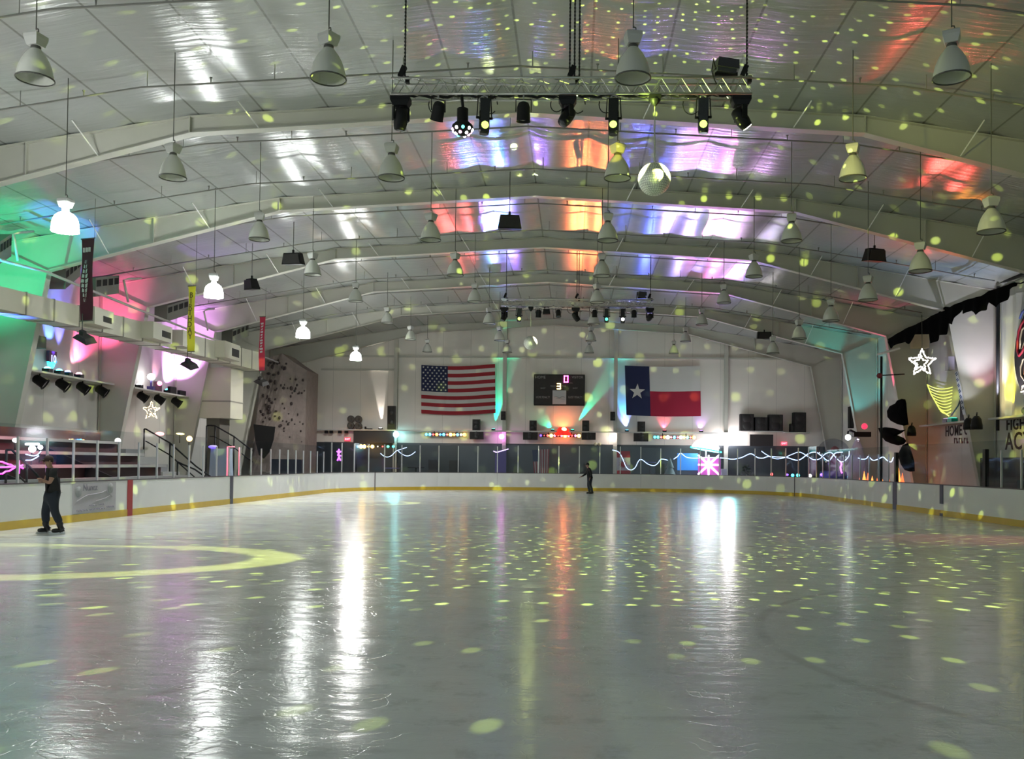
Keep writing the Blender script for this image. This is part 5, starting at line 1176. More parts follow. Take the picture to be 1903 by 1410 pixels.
# advert on the boards
y0_, y1_ = atx(134, 930, BX0).y, atx(214, 930, BX0).y
r = thing('advert_panel_sign', 'grey sponsor panel with faint lettering on the left boards beside the red mark', 'advert', (BX0+.01, (y0_+y1_)/2, .2))
b = MB(); b.bbox((BX0+.006, y0_, .225), (BX0+.016, y1_, 1.03)); b.build('panel', mat('advert_grey', (.40, .39, .42), .5, noise=.08, nscale=3), r)
M_al = mat('advert_lilac', (.20, .19, .24), .6)
text_mesh('Nunez', .26, M_al, 'lettering', r, (BX0+.022, y0_+(y1_-y0_)*.38, .90), (0, 1, 0), (0, .05, 1), .002, sx=1.1)
for t, z, m_ in ((.12, .80, 'a'), (.86, .86, 'b')):
    b = MB(); b.lathe([(.01, 0), (.15, .0), (.15, .004), (.01, .004)], (BX0+.020, y0_+(y1_-y0_)*t, z), 16, rot=Matrix.Rotation(math.pi/2, 3, 'Y')); b.build('emblem', mat('emblem_grey', (.26, .28, .28), .6), r)
b = MB()
for t0, t1, z, w_ in ((.08, .32, .30, .03), (.36, .50, .30, .028), (.50, .72, .31, .028), (.76, .95, .33, .03), (.36, .52, .41, .022), (.58, .70, .42, .022)): b.tube([(BX0+.022, y0_+(y1_-y0_)*(t0+(t1-t0)*k/9), z+w_*.7*math.sin(k*2.6)) for k in range(10)], w_*.45, 4)
b.build('small_script', M_al, r)
b = MB(); b.tube([(BX0+.026, y0_+(y1_-y0_)*t, z) for t, z in ((.08, .56), (.3, .70), (.62, .74), (.74, .80), (.9, .62))], .015, 4); b.tube([(BX0+.026, y0_+(y1_-y0_)*t, z) for t, z in ((.5, .52), (.72, .58), (.84, .66))], .012, 4); b.build('swoosh', mat('swoosh_grey', (.31, .30, .33), .6), r)
# ================================================================ RIGHT SIDE
def interp(L, x):
    for (a, y0), (c, y1) in zip(L, L[1:]):
        if a <= x <= c: return y0+(y1-y0)*(x-a)/max(c-a, 1e-6)
    return L[-1][1] if x > L[-1][0] else L[0][1]
sc6 = lambda L: [(1620+x/6.41, 500+y/6.41) for x, y in L]
TOPV = sc6([(190, 850), (380, 740), (600, 640), (800, 530), (870, 465), (930, 470), (1010, 430), (1140, 378), (1300, 340), (1400, 275), (1550, 230), (1700, 172), (1725, 185)])
BOTV = sc6([(190, 862), (215, 945), (330, 880), (380, 860), (450, 890), (500, 772), (680, 768), (700, 880), (770, 850), (830, 780), (895, 775), (905, 640), (955, 655), (990, 570), (1060, 480), (1110, 530), (1180, 490), (1250, 540), (1290, 490), (1400, 480), (1412, 385), (1470, 450), (1590, 360), (1640, 270), (1700, 205), (1725, 197)])
XV = 15.9
def vfn(u, v):
    x = 1649.6+(1889-1649.6)*u; yt, yb = interp(TOPV, x), interp(BOTV, x)
    yt -= 3; yb += 1; p = atx(x, yt+(yb-yt)*v, XV); k = .06*math.sin(u*70)+.04*math.sin(u*33+v*3)
    return p+Vector((k*(.3+.7*v), 0, 0))
M_vel = mat('black_velvet', (.004, .004, .0045), 1.0, spec=.02)
b = MB(); b.grid(vfn, 150, 6)
r = b.build('hanging_valance', M_vel); tag(r, 'long ragged black cloth valance strung high along the right side', 'valance')
a, c = vfn(0, .1), vfn(1, .1); b = MB(); b.tube([vfn(k/40, .12)+Vector((.12, 0, 0)) for k in range(41)]+[c+(c-a)*.3+Vector((.12, 0, 0))], .03, 6); b.build('support_cable', M_black, r)
# tall dark mast with a crossbar
m0 = at(1638, 662, 42.5); p = at(1638, 905, 42.5); r = thing('mast_pole', 'tall thin black pole with a red ball and crossbar at the right far corner', 'pole', (m0.x, 42.5, 0))
b = MB(); b.tube([(m0.x, 42.5, 0), m0], .055, 8); b.build('pole', M_black, r)
b = MB(); q0, q1 = at(1629, 698, 42.5), at(1681, 695, 42.5); b.tube([q0, q1], .03, 6); b.build('crossbar', M_black, r)
b = MB(); b.ball(at(1634.5, 698, 42.4), .13, 12, 8); b.build('red_ball', mat('dull_red_ball', (.22, .02, .03), .5), r)
b = MB(); q0, q1 = at(1629, 659, 42.5), at(1672, 647, 42.5); b.tube([q0, q1], .06, 6); b.build('top_arm', M_white, r)
p = at(1606.5, 792, 52.0); r = thing('hanging_ball_lamp', 'glossy red glowing ball at the foot of the teal-lit right column', 'lamp', p)
b = MB(); b.ball(p, .17, 16, 12); b.build('globe', mat('red_glow_ball', (.6, .02, .06), .2, emit=(1, .05, .12), es=1.3), r); b = MB(); b.tube([p+Vector((0, .15, 0)), p+Vector((.3, 1.2, .1))], .03, 6); b.build('wall_mount', M_black, r)
p = at(1601, 807, 51.5); b = MB(); b.box(p, (.95, .4, .28)); b.box(p+Vector((-.42, 0, .12)), (.5, .3, .10), Euler((0, .45, 0)).to_matrix()); tag(b.build('hanging_projector', M_black), 'black projector below the red glowing ball at the right corner', 'projector')
p = at(1576, 812.5, 51.4); r = thing('hanging_spot_lamp', 'bright white spot lamp left of the sparkling tree top', 'lamp', p)
b = MB(); b.ball(p, .16, 12, 8); b.build('lens', glow('corner_white', (1, 1, 1), 18), r); b = MB(); b.tube([p+Vector((0, .12, 0)), p+Vector((.1, .3, .35))], .05, 8); b.build('housing', M_black, r)
# shelves on the right wall
XS2 = XR-.75
def shelf_right(xa, ya, xb, yb, lab):
    a, c = atx(xa, ya, XS2), atx(xb, yb, XS2); z = (a.z+c.z)/2; b = MB(); b.bbox((XS2, c.y, z-.08), (XR-.02, a.y, z)); tag(b.build('wall_shelf', M_shelf), lab, 'shelf', 'shelves on the right wall'); return z
zA = shelf_right(1708, 790, 1814, 779, 'pale shelf on the right wall above the first lettering'); zB = shelf_right(1836, 775, 1930, 769, 'pale shelf on the right wall below the white drape')
# black rounded speaker shells
def shell(px, py, X, w_, h_, lab):
    p = atx(px, py, X); r = thing('hanging_shell_speaker', lab, 'loudspeaker', p, 'rounded black shells on the right columns')
    b = MB(); b.lathe([(.02, h_*.5), (w_*.22, h_*.47), (w_*.40, h_*.25), (w_*.5, -h_*.2), (w_*.5, -h_*.5), (.02, -h_*.5)], p, 16); b.build('shell', M_blackp, r)
    b = MB(); b.tube([p+Vector((0, 0, h_*.48)), p+Vector((.1, .2, h_*.75))], .03, 6); b.build('bracket', M_black, r)
shell(1800, 787, 16.6, .44, .50, 'left one of two rounded black shells at the nearer right column'); shell(1815, 785, 16.6, .46, .56, 'right one of two rounded black shells at the nearer right column'); shell(1694, 800, 16.6, .44, .52, 'single rounded black shell at the farther right column')
a, c = atx(1788, 756, XS2+.2), atx(1805, 776, XS2+.2); b = MB(); b.bbox((XS2+.1, c.y, zA+.001), (XS2+.5, a.y, zA+.95)); tag(b.build('shelf_box', mat('navy_box', (.012, .012, .03), .5)), 'navy black box standing at the near end of the right wall shelf', 'box')
for px, col, nm in ((1770, (0, .8, .6), 'teal'), (1761, (.4, .25, .5), 'dim violet')):
    a = atx(px, 776, XS2+.3); c = Vector((XS2+.3, a.y, zA)); r = thing('shelf_uplight', f'{nm} uplight on the right wall shelf below the white glare strip', 'stage light', c, 'uplights on the right wall shelf')
    b = MB(); b.box(c+Vector((0, 0, .101)), (.3, .5, .2)); b.build('housing', mat('teal_case' if nm == 'teal' else 'plum_case', tuple(k*.4 for k in col), .4), r); b = MB(); b.box(c+Vector((0, 0, .212)), (.22, .4, .02)); b.build('lens', glow('rs_'+nm, col, 2.5), r)
# black cloth birds-nest swags around the farther right column
def cloth_blob(pts, X, lab, th=.35):
    P = [atx(x, y, X) for x, y in pts]; c = sum(P, Vector())/len(P); b = MB(); n = len(P)
    rings = [(1.0, -.02), (1.02, .0), (.86, th*.55), (.5, th*.9), (.1, th)]
    vs = []
    for k, (s, d) in enumerate(rings):
        for i, p in enumerate(P): q = c+(p-c)*s; vs.append(q+Vector((-d*.5*(1+.2*math.sin(i*2.1)), -d*.6, 0)))
    fs = [(k*n+i, k*n+(i+1) % n, (k+1)*n+(i+1) % n, (k+1)*n+i) for k in range(len(rings)-1) for i in range(n)]+[list(range(n)), [4*n+i for i in reversed(range(n))]]
    b.add(vs, fs, 0, True); return tag(b.build('hanging_cloth', M_vel), lab, 'cloth', 'black cloth swags at the farther right column')
c5 = lambda L: [(1580+x/5.037, 720+y/5.037) for x, y in L]
cloth_blob(c5([(440, 122), (480, 108), (515, 112), (525, 150), (530, 220), (538, 290), (545, 345), (500, 355), (440, 340), (380, 310), (350, 275), (345, 220), (370, 175), (420, 150)]), 16.0, 'big black bulging cloth swag at the top of the farther right column')
cloth_blob(c5([(262, 380), (330, 372), (400, 378), (470, 400), (520, 395), (480, 425), (440, 445), (500, 470), (525, 500), (500, 530), (450, 540), (390, 525), (330, 500), (290, 450)]), 15.7, 'black cloth swag sweeping left in the middle of the farther right column')
cloth_blob(c5([(490, 540), (540, 520), (560, 560), (580, 620), (600, 690), (604, 780), (560, 785), (510, 770), (475, 720), (455, 660), (460, 600)]), 15.5, 'black cloth swag hanging lowest at the farther right column')
# star, cream box, yellow light net, painted glare strip
YST = 41.0
a, c = at(1697, 620, YST+5.2), at(1727, 646, YST+5.2); b = MB(); b.bbox((a.x, YST+5.2, c.z), (c.x, YST+5.6, a.z)); tag(b.build('hanging_cream_panel', mat('cream_panel', (.62, .52, .34), .6)), 'cream lit panel behind the big light star at the right', 'panel')
light_star(1713, 674, 26, YST, 'big bright white light star hanging at the right', glow('white_fairy', (1, .92, .85), 4), 9, 585, True)
c4 = lambda L: [(1540+x/5.242, 600+y/5.242) for x, y in L]
M_net = glow('yellow_net', (.85, .95, .12), 1.1)
r = thing('hanging_light_net', 'swagged yellow string lights fanned on the right wall beside the glare strip', 'string lights', atx(1745, 760, XR-.3))
for k in range(9):
    x0, y0_ = 960+k*16, 600+k*32; x1, y1_ = 1205-k*2, 625+k*30; mx_, my_ = (x0+x1)/2, (y0_+y1_)/2+38-k*1.5
    P = [atx(*c4([((1-t)**2*x0+2*t*(1-t)*mx_+t*t*x1, (1-t)**2*y0_+2*t*(1-t)*(my_+20)+t*t*y1_)])[0], XR-.28) for t in [j/10 for j in range(11)]]
    b = MB(); b.tube(P, .022, 5); b.build('light_string', M_net, r)
b = MB(); b.tube([atx(*q, XR-.28) for q in c4([(960, 600), (1000, 700), (1080, 840), (1170, 905)])], .03, 5); b.build('edge_cord', M_net, r)
YCF = FRAMES[2]; zf = lambda z: CX+18.97-1.57*z/8.4-.03
a, c = at(1780, 690, YCF), at(1786, 770, YCF)
r = thing('flange_glare_strip', 'upright strip of painted glare with blue reflection strokes on the nearer right column', 'sign', (zf(c.z), YCF, c.z)); b = MB()  # glare and reflections on the column flange, modelled as a coloured strip
b.prism([(zf(a.z), YCF-.14, a.z), (zf(a.z), YCF+.14, a.z), (zf(c.z), YCF+.14, c.z), (zf(c.z), YCF-.14, c.z)], (-.012, 0, 0)); b.build('glare_panel', mat('glare_white', (.66, .68, .74), .5), r)
b = MB(); M_ss = mat('reflection_blue', (.05, .09, .22), .6); z = a.z-.12
while z > c.z+.25:
    x = zf(z)-.02; b.tube([(x, YCF+.10, z), (x, YCF-.03, z+.07), (x-.001, YCF-.10, z-.01), (x, YCF+.02, z-.07)], .022, 4); z -= .24
b.build('reflection_strokes', M_ss, r)
b = MB(); b.tube([atx(*q, XR-.3) for q in c4([(1325, 580), (1305, 690), (1265, 800), (1195, 900)])], .035, 6); tag(b.build('hanging_arc_rod', mat('arc_slate', (.10, .12, .20), .5)), 'curved slate rod arcing beside the glare strip on the right wall', 'rod')
a, c = atx(1772, 663, 16.75), atx(1794, 687, 16.75)
b = MB(); zz_ = at(1783, 675, 39.8).z; b.bbox((zf(zz_)-.32, 39.62, zz_-.3), (zf(zz_)-.06, 39.98, zz_+.28)); tag(b.build('column_box', mat('lilac_box', (.30, .27, .34), .6)), 'pale lilac box clamped high on the nearer right column', 'box')  # plain box on the column, not a lamp
# lettering on the wall
M_let = mat('maroon_black_letter', (.035, .018, .022), .7)
def wall_text(t, x0, y0_, x1, y1_, lab, nm='wall_lettering_sign', m=M_let):
    X = XR-.012; a, c = atx(x0, y0_, X), atx(x1, y1_, X); h = abs(a.z-c.z)*1.42; r = thing(nm, lab, 'lettering', (X, (a.y+c.y)/2, c.z))
    o = text_mesh(t, h, m, 'lettering', r, (X, (a.y+c.y)/2, (a.z+c.z)/2), (0, -1, 0), (0, 0, 1), .006, space=1.10, bold=.012)
    vs = [v.co.y for v in o.data.vertices]; k = abs(a.y-c.y)/(max(vs)-min(vs))
    for v in o.data.vertices: v.co.y *= k
    if ' ' in t:  # each word a part of its own
        ys = sorted(v.co.y for v in o.data.vertices); g, cut = max((b_-a_, (a_+b_)/2) for a_, b_ in zip(ys, ys[1:]))
        o2 = o.copy(); o2.data = o.data.copy(); C.objects.link(o2)
        for ob, keep in ((o, lambda y: y > cut), (o2, lambda y: y < cut)):
            bm = bmesh.new(); bm.from_mesh(ob.data); bmesh.ops.delete(bm, geom=[v for v in bm.verts if not keep(v.co.y)], context='VERTS'); bm.to_mesh(ob.data); bm.free()
    return r
wall_text('HOME OF', 1757, 793, 1806, 808, 'dark painted words HOME OF on the right wall below the shelf')
r = wall_text('FIGHT', 1870, 779, 1916, 797, 'dark painted word beginning FIGH at the right edge above taller letters')
r = wall_text('ACT', 1868, 806, 1915, 836, 'tall dark painted letters beginning AC at the right edge')
X = XR-.012; a, c = atx(1773, 824, X), atx(1810, 814, X)
r = thing('wall_lettering_sign', 'short dark red blurred lettering below the words HOME OF', 'lettering', (X, (a.y+c.y)/2, min(a.z, c.z))); b = MB(); k = 0; y = a.y; random.seed(5)
while y > c.y+.15:
    w_ = random.uniform(.10, .2); hz = abs(c.z-a.z)+.28; z0 = 1.67+(868-823.5)*((y)/FPX)
    b.bbox((X-.006, y-w_*.4, z0), (X, y, z0+hz*.55)); b.bbox((X-.006, y-w_, z0+(.0 if k % 2 else hz*.4)), (X, y-w_*.4, z0+(.1 if k % 2 else hz*.55))); y -= w_+.10; k += 1
b.build('lettering', mat('deep_red_letter', (.10, .015, .02), .7), r)
# white drape with an oval emblem at the right edge
XB = XR-.25
def dfn(u, v):
    x0 = 1857+u*85; yt = 552-u*40+10*math.sin(u*3); p = atx(1857+u*85, 560, XB); y_ = p.y
    zt = atx(1857+u*85, yt, XB).z; zb = zB+.03; gather = 1-(.20*math.exp(-((v-1)/.3)**2)) if u < .6 else 1
    return Vector((XB+.07*math.sin(u*26+v*1.5)+.05*math.sin(u*55+2*v), y_, zt+(zb-zt)*v))
b = MB(); b.grid(dfn, 60, 10); r = b.build('hanging_drape', mat('white_drape', (.66, .66, .64), .7)); tag(r, 'white pleated drape hung on the right wall at the picture edge', 'drape')
cy_, cz_ = atx(1936, 655, XB-.2).y, atx(1936, 652, XB-.2).z
r = thing('hanging_emblem_sign', 'big dark oval emblem on the white drape at the right edge', 'sign', (XB-.2, cy_, cz_-2.2))
def oval(b, ry, rz, x, w_=None, n=40, a0=0, a1=2*math.pi):
    if w_ is None: b.add([(x, cy_+ry*math.cos(a0+(a1-a0)*i/n), cz_+rz*math.sin(a0+(a1-a0)*i/n)) for i in range(n)]+[(x+.05, cy_+ry*math.cos(a0+(a1-a0)*i/n), cz_+rz*math.sin(a0+(a1-a0)*i/n)) for i in range(n)], [list(range(n)), list(range(2*n-1, n-1, -1))]+[(i, (i+1) % n, n+(i+1) % n, n+i) for i in range(n)])
    else: b.tube([(x, cy_+ry*math.cos(a0+(a1-a0)*i/n), cz_+rz*math.sin(a0+(a1-a0)*i/n)) for i in range(n+1)], w_, 5)
RY = abs(atx(1885, 650, XB-.2).y-cy_)*1.0; RZ = 2.05
b = MB(); oval(b, RY, RZ, XB-.2); b.build('emblem_board', mat('emblem_night', (.012, .010, .016), .6), r)
def stroke(L, w_, m, nm):
    b = MB(); P = [atx(x, y, XB-.23) for x, y in L]; b.tube(P, w_, 5); b.build(nm, m, r)
M_e1, M_e2, M_e3 = mat('emblem_crimson', (.45, .02, .06), .5), mat('emblem_cream', (.62, .52, .42), .5), mat('emblem_blue', (.08, .12, .45), .5)
stroke([(1906, 592), (1898, 603), (1893, 616), (1891, 634), (1891, 652), (1894, 661), (1899, 655), (1906, 640)], .05, M_e1, 'red_outline'); stroke([(1907, 605), (1899, 613), (1896, 630), (1896, 648), (1900, 648), (1906, 630)], .035, M_e2, 'cream_outline')
stroke([(1908, 574), (1900, 580), (1896, 592)], .06, M_e3, 'blue_outline'); stroke([(1910, 664), (1901, 668), (1897, 682), (1898, 698), (1905, 708), (1910, 709)], .035, M_e2, 'cream_outline'); stroke([(1912, 674), (1905, 682), (1904, 694), (1910, 702)], .05, mat('emblem_brown', (.20, .08, .03), .5), 'brown_outline')
stroke([(1910, 712), (1900, 718), (1898, 728), (1908, 724)], .04, M_e2, 'cream_outline')
p = atx(1894, 762, XS2); r = thing('shelf_uplight', 'small round grey lamp on the shelf below the oval emblem', 'stage light', (p.x, p.y, zB)); b = MB(); b.ball((XS2+.25, p.y, zB+.17), .16, 12, 8); b.build('housing', mat('lamp_grey', (.2, .2, .2), .3), r); b = MB(); b.box((XS2+.25, p.y, zB+.02), (.15, .15, .035)); b.build('foot', M_black, r)
# dark eave conduit at the top right
b = MB(); b.tube([atx(1838, 526, XR-.35), atx(1870, 520, XR-.35), atx(1910, 506, XR-.35)], .10, 6); tag(b.build('hanging_conduit', M_black), 'thick dark conduit under the roof at the upper right edge', 'conduit')
b = MB(); b.tube([atx(1855, 532, XR-.55), atx(1854, 800, XR-.55)], .07, 6); tag(b.build('hanging_downpipe', mat('dark_pipe', (.02, .02, .03), .5)), 'dark vertical downpipe at the left edge of the white drape', 'pipe')
b = MB(); a, c = atx(1775, 577, XR-.15), atx(1842, 580, XR-.15); b.tube([a, c], .07, 6); tag(b.build('hanging_rail', mat('lilac_rail', (.45, .42, .55), .5)), 'pale lilac rail across the brightly lit right wall panel', 'rail')
# low dark benches behind the right glass
b = MB(); b.bbox((14.6, 24.5, 0), (15.3, 30.5, 1.28)); tag(b.build('dark_bench', mat('slate_bench', (.05, .06, .065), .6)), 'long dark slate counter behind the right glass at the edge', 'counter')
b = MB(); b.bbox((15.6, 26, 0), (15.7, 35.5, 2.05)); tag(b.build('clear_barrier_screen', glass_mat('smoked', (.45, .44, .48), .06)), 'smoked screen in front of the lettered right wall', 'screen')
# ================================================================ PEOPLE
def skin_body(name, verts, edges, rads, m, parent, root_i=0, sub=2):
    me = bpy.data.meshes.new(name); o0 = ORG[parent.name]; me.from_pydata([Vector(v)-o0 for v in verts], edges, []); me.update()
    o = bpy.data.objects.new(name, me); C.objects.link(o)
    md = o.modifiers.new('s', 'SKIN'); md.use_smooth_shade = True
    for i, rr in enumerate(rads): me.skin_vertices[0].data[i].radius = (rr, rr) if not isinstance(rr, tuple) else rr
    me.skin_vertices[0].data[root_i].use_root = True
    ms = o.modifiers.new('u', 'SUBSURF'); ms.levels = sub; ms.render_levels = sub
    dg = bpy.context.evaluated_depsgraph_get(); mm = bpy.data.meshes.new_from_object(o.evaluated_get(dg)); mm.name = name
    bpy.data.objects.remove(o); mm.materials.clear(); mm.materials.append(m)
    for p in mm.polygons: p.use_smooth = True
    o = bpy.data.objects.new(name, mm); C.objects.link(o); o.parent = parent; ORG[o.name] = o0; return o
M_skin = mat('skin', (.30, .17, .12), .6); M_tee = mat('black_shirt', (.008, .008, .010), .85); M_jean = mat('navy_trousers', (.012, .017, .028), .85); M_boot = mat('black_boot', (.006, .006, .007), .4); M_blade = mat('blade_steel', (.6, .62, .64), .25, .8); M_hair = mat('dark_hair', (.012, .009, .007), .8)
def person(base, face, J, lab, cap, sleeve=True):
    "J: joint dict in local metres (x = to the figure's left, y = forward, z up); face = yaw of forward direction"
    r = thing('person', lab, 'person', base)
    Q = Matrix.Rotation(face, 3, 'Z'); g = lambda k: Vector(base)+Q @ Vector(J[k])
    def chain_mesh(nm, keys, rads, edges, m, root=0, sub=2): return skin_body(nm, [g(k) for k in keys], edges, rads, m, r, root, sub)
    # body, one continuous surface: pelvis to head, arms with fingers, legs
    K = ['pel', 'waist', 'chest', 'neck0', 'neck1', 'head', 'top', 'shL', 'elL', 'wrL', 'paL', 'shR', 'elR', 'wrR', 'paR', 'hiL', 'knL', 'anL', 'hiR', 'knR', 'anR']
    E = [(0, 1), (1, 2), (2, 3), (3, 4), (4, 5), (5, 6), (2, 7), (7, 8), (8, 9), (9, 10), (2, 11), (11, 12), (12, 13), (13, 14), (0, 15), (15, 16), (16, 17), (0, 18), (18, 19), (19, 20)]
    Rr = [.10, .12, .145, .07, .055, .088, .070, .070, .044, .032, .036, .070, .044, .032, .036, .065, .055, .042, .065, .055, .042]
    V = [g(k) for k in K]
    for s, pi in (('L', 10), ('R', 14)):
        pal, wr = g('pa'+s), g('wr'+s); d = (pal-wr).normalized(); side = d.cross(Vector((0, 0, 1))); side = side.normalized() if side.length > .1 else Vector((1, 0, 0)); up = side.cross(d).normalized()
        for f, (off, ln) in enumerate(((-.030, .062), (-.010, .075), (.010, .070), (.030, .055))):
            a = pal+d*.035+side*off; V += [a, a+d*ln*.55-up*.012, a+d*ln-up*.035]; n = len(V); E += [(pi, n-3), (n-3, n-2), (n-2, n-1)]; Rr += [.011, .009, .008]
        a = wr+d*.035-side*.036; V += [a, a+d*.035-side*.022]; n = len(V); E += [(pi, n-2), (n-2, n-1)]; Rr += [.012, .009]
    skin_body('body', V, E, Rr, M_skin, r, 0)
    hd, fw, lf = g('head'), Q @ Vector((0, 1, 0)), Q @ Vector((1, 0, 0)); hd = hd+Vector((0, 0, .035))
    fw = (g('face')-g('head')).normalized(); lf = Vector((0, 0, 1)).cross(fw).normalized(); upv = fw.cross(lf).normalized()
    b = MB(); b.add([hd+fw*.09+upv*.03, hd+fw*.125-upv*.02, hd+fw*.09+lf*.018-upv*.02, hd+fw*.09-lf*.018-upv*.02], [(0, 1, 2), (0, 3, 1), (1, 3, 2)]); b.build('nose', M_skin, r)
    b = MB()
    for s in (-1, 1): b.ball(hd+lf*s*.092-fw*.01, .028, 8, 6, sc3=(.6, .8, 1.2))
    b.build('ears', M_skin, r)
    for s in (-1, 1): b = MB(); b.ball(hd+fw*.088+lf*s*.033+upv*.022, .012, 8, 6); b.build('eye', mat('eye_dark', (.02, .015, .012), .2), r)
    b = MB(); b.tube([hd+fw*.094+lf*k*.013-upv*.052 for k in (-2, 0, 2)], .006, 5); b.build('mouth', mat('lip', (.22, .09, .08), .6), r)
    b = MB()
    Qh = Matrix((lf, fw, upv)).transposed()
    b.lathe([(.003, .112), (.05, .105), (.088, .070), (.104, .02), (.102, -.03)], hd-fw*.012+upv*.025, 16, rot=Qh @ Matrix.Rotation(.35, 3, 'X'))
    hb = b.build('cap' if cap else 'hair', mat('cap_brown', (.035, .02, .018), .8) if cap else M_hair, r)
    if cap:
        b = MB(); b.add([hd+fw*.08+lf*.08+upv*.055, hd+fw*.18+lf*.05+upv*.04, hd+fw*.19+upv*.04, hd+fw*.18-lf*.05+upv*.04, hd+fw*.08-lf*.08+upv*.055, hd+fw*.09+upv*.07]+[hd+fw*.08+lf*.08+upv*.045, hd+fw*.18+lf*.05+upv*.03, hd+fw*.19+upv*.03, hd+fw*.18-lf*.05+upv*.03, hd+fw*.08-lf*.08+upv*.045, hd+fw*.09+upv*.06], [(0, 1, 2, 5), (5, 2, 3, 4), (6, 11, 8, 7), (11, 10, 9, 8), (0, 6, 7, 1), (1, 7, 8, 2), (2, 8, 9, 3), (3, 9, 10, 4)]); b.build('brim', mat('cap_brown', (0, 0, 0)), hb)
    # clothes follow the body
    se = .5 if not sleeve else .97
    J['slL'] = tuple(Vector(J['shL']).lerp(Vector(J['elL']), .62)); J['slR'] = tuple(Vector(J['shR']).lerp(Vector(J['elR']), .62))
    kk = ['pel', 'waist', 'chest', 'neck0', 'shL', 'slL', 'shR', 'slR']; ee = [(0, 1), (1, 2), (2, 3), (2, 4), (4, 5), (2, 6), (6, 7)]; rr = [.172, .165, .185, .088, .093, .072, .093, .072]
    if sleeve: kk += ['elL', 'wrL', 'elR', 'wrR']; ee += [(5, 8), (8, 9), (7, 10), (10, 11)]; rr += [.060, .046, .060, .046]
    chain_mesh('jacket' if sleeve else 'shirt', kk, rr, ee, M_tee, 1)
    for s in 'LR':
        J['bt'+s] = tuple(Vector(J['an'+s])+Vector((0, -.01, .10)))
    J['wb'] = tuple(Vector(J['pel'])+Vector((0, 0, .13))); J['cr'] = tuple(Vector(J['pel'])-Vector((0, 0, .06)))
    for s in 'LR': J['th'+s] = tuple(Vector(J['hi'+s]).lerp(Vector(J['kn'+s]), .45))
    chain_mesh('trousers', ['wb', 'pel', 'cr', 'thL', 'knL', 'btL', 'thR', 'knR', 'btR'], [.155, .175, .16, .118, .092, .088, .118, .092, .088], [(0, 1), (1, 2), (2, 3), (3, 4), (4, 5), (2, 6), (6, 7), (7, 8)], M_jean)
    for s in 'LR':
        an = Vector(J['an'+s]); tx = J['toe'+s]; dirv = Vector((tx[0], tx[1], 0)).normalized()
        J['a1'] = tuple(an+Vector((0, 0, .17))); J['a2'] = tuple(an); J['a3'] = tuple(Vector((an.x, an.y, .085))-dirv*.05); J['a4'] = tuple(Vector((an.x, an.y, .085))+dirv*.10); J['a5'] = tuple(Vector((an.x, an.y, .075))+dirv*.17)
        sk = chain_mesh('skate_boot', ['a1', 'a2', 'a3', 'a4', 'a5'], [.080, .070, .056, .054, .044], [(0, 1), (1, 2), (2, 3), (3, 4)], M_boot, 1)
        c = g('a3'); d = Q @ dirv; nn = Vector((-d.y, d.x, 0)); b = MB()
        p0, p1 = Vector((c.x, c.y, 0))-d*.06, Vector((c.x, c.y, 0))+d*.24; up = Vector((0, 0, 1))
        b.box((p0+p1)/2+up*.040, (.30, .022, .022), Matrix.Rotation(math.atan2(d.y, d.x), 3, 'Z')); b.prism([p0+up*.002-nn*.003, p1+up*.002-nn*.003, p1+d*.02+up*.02-nn*.003, p1-d*.02+up*.045-nn*.003, p0+up*.045-nn*.003], nn*.006)
        for t in (.05, .22): q = Vector((c.x, c.y, .05))-d*.05+d*t; b.box(q, (.03, .03, .03))
        b.build('blade', M_blade, sk)
    return r
HH = 1.0
# skater in a cap with folded arms, near left boards
bp = atz(97, 992, 0.0); bp.z = 0.0
J = dict(pel=(0, 0, .93), waist=(0, -.01, 1.08), chest=(0, .03, 1.30), neck0=(0, .06, 1.46), neck1=(0, .085, 1.52), head=(0, .11, 1.58), top=(0, .11, 1.69), face=(0.0, .30, 1.545),
         shL=(.185, .03, 1.40), elL=(.235, .12, 1.16), wrL=(.05, .27, 1.17), paL=(-.03, .27, 1.19), shR=(-.185, .03, 1.40), elR=(-.235, .12, 1.14), wrR=(-.05, .25, 1.21), paR=(.03, .26, 1.23),
         hiL=(.10, 0, .88), knL=(.14, .12, .52), anL=(.17, .10, .13), hiR=(-.10, 0, .88), knR=(-.14, .0, .52), anR=(-.17, -.11, .13), toeL=(-.1, 1), toeR=(.1, 1))
person(bp, math.radians(132), J, 'person in black shirt, navy trousers and black skates with arms folded by left boards', True, sleeve=False)
# distant skater in dark clothes facing left, one arm forward
bp = atz(1096, 918.5, 0.0); bp.z = 0
J = dict(pel=(0, 0, .92), waist=(0, .0, 1.07), chest=(0, .06, 1.29), neck0=(0, .09, 1.45), neck1=(0, .12, 1.51), head=(0, .15, 1.575), top=(0, .15, 1.68), face=(0, .34, 1.54),
         shL=(.175, .07, 1.39), elL=(.20, .20, 1.13), wrL=(.18, .42, .99), paL=(.17, .50, .96), shR=(-.175, .05, 1.39), elR=(-.25, -.06, 1.14), wrR=(-.20, .0, .93), paR=(-.19, .03, .86),
         hiL=(.095, 0, .87), knL=(.10, .06, .50), anL=(.09, .02, .13), hiR=(-.095, 0, .87), knR=(-.10, .0, .50), anR=(-.11, -.10, .13), toeL=(0, 1), toeR=(-.15, 1))
person(bp, math.radians(95), J, 'small distant person in black jacket skating left with one arm reaching forward', False)
# ================================================================ LIGHT
EXPO = -0.02
WORLD = 0.58
M_lit.node_tree.nodes['Principled BSDF'].inputs['Emission Strength'].default_value = 85
for k, (p, nm) in enumerate(LIT): spot(p-Vector((0, 0, .12)), p-Vector((0, 0, 5)), (1, .97, .95), (900, 1200, 1800, 2200)[k], (150, 150, 160, 178)[k], (1, 1, 1, .35)[k], .30)
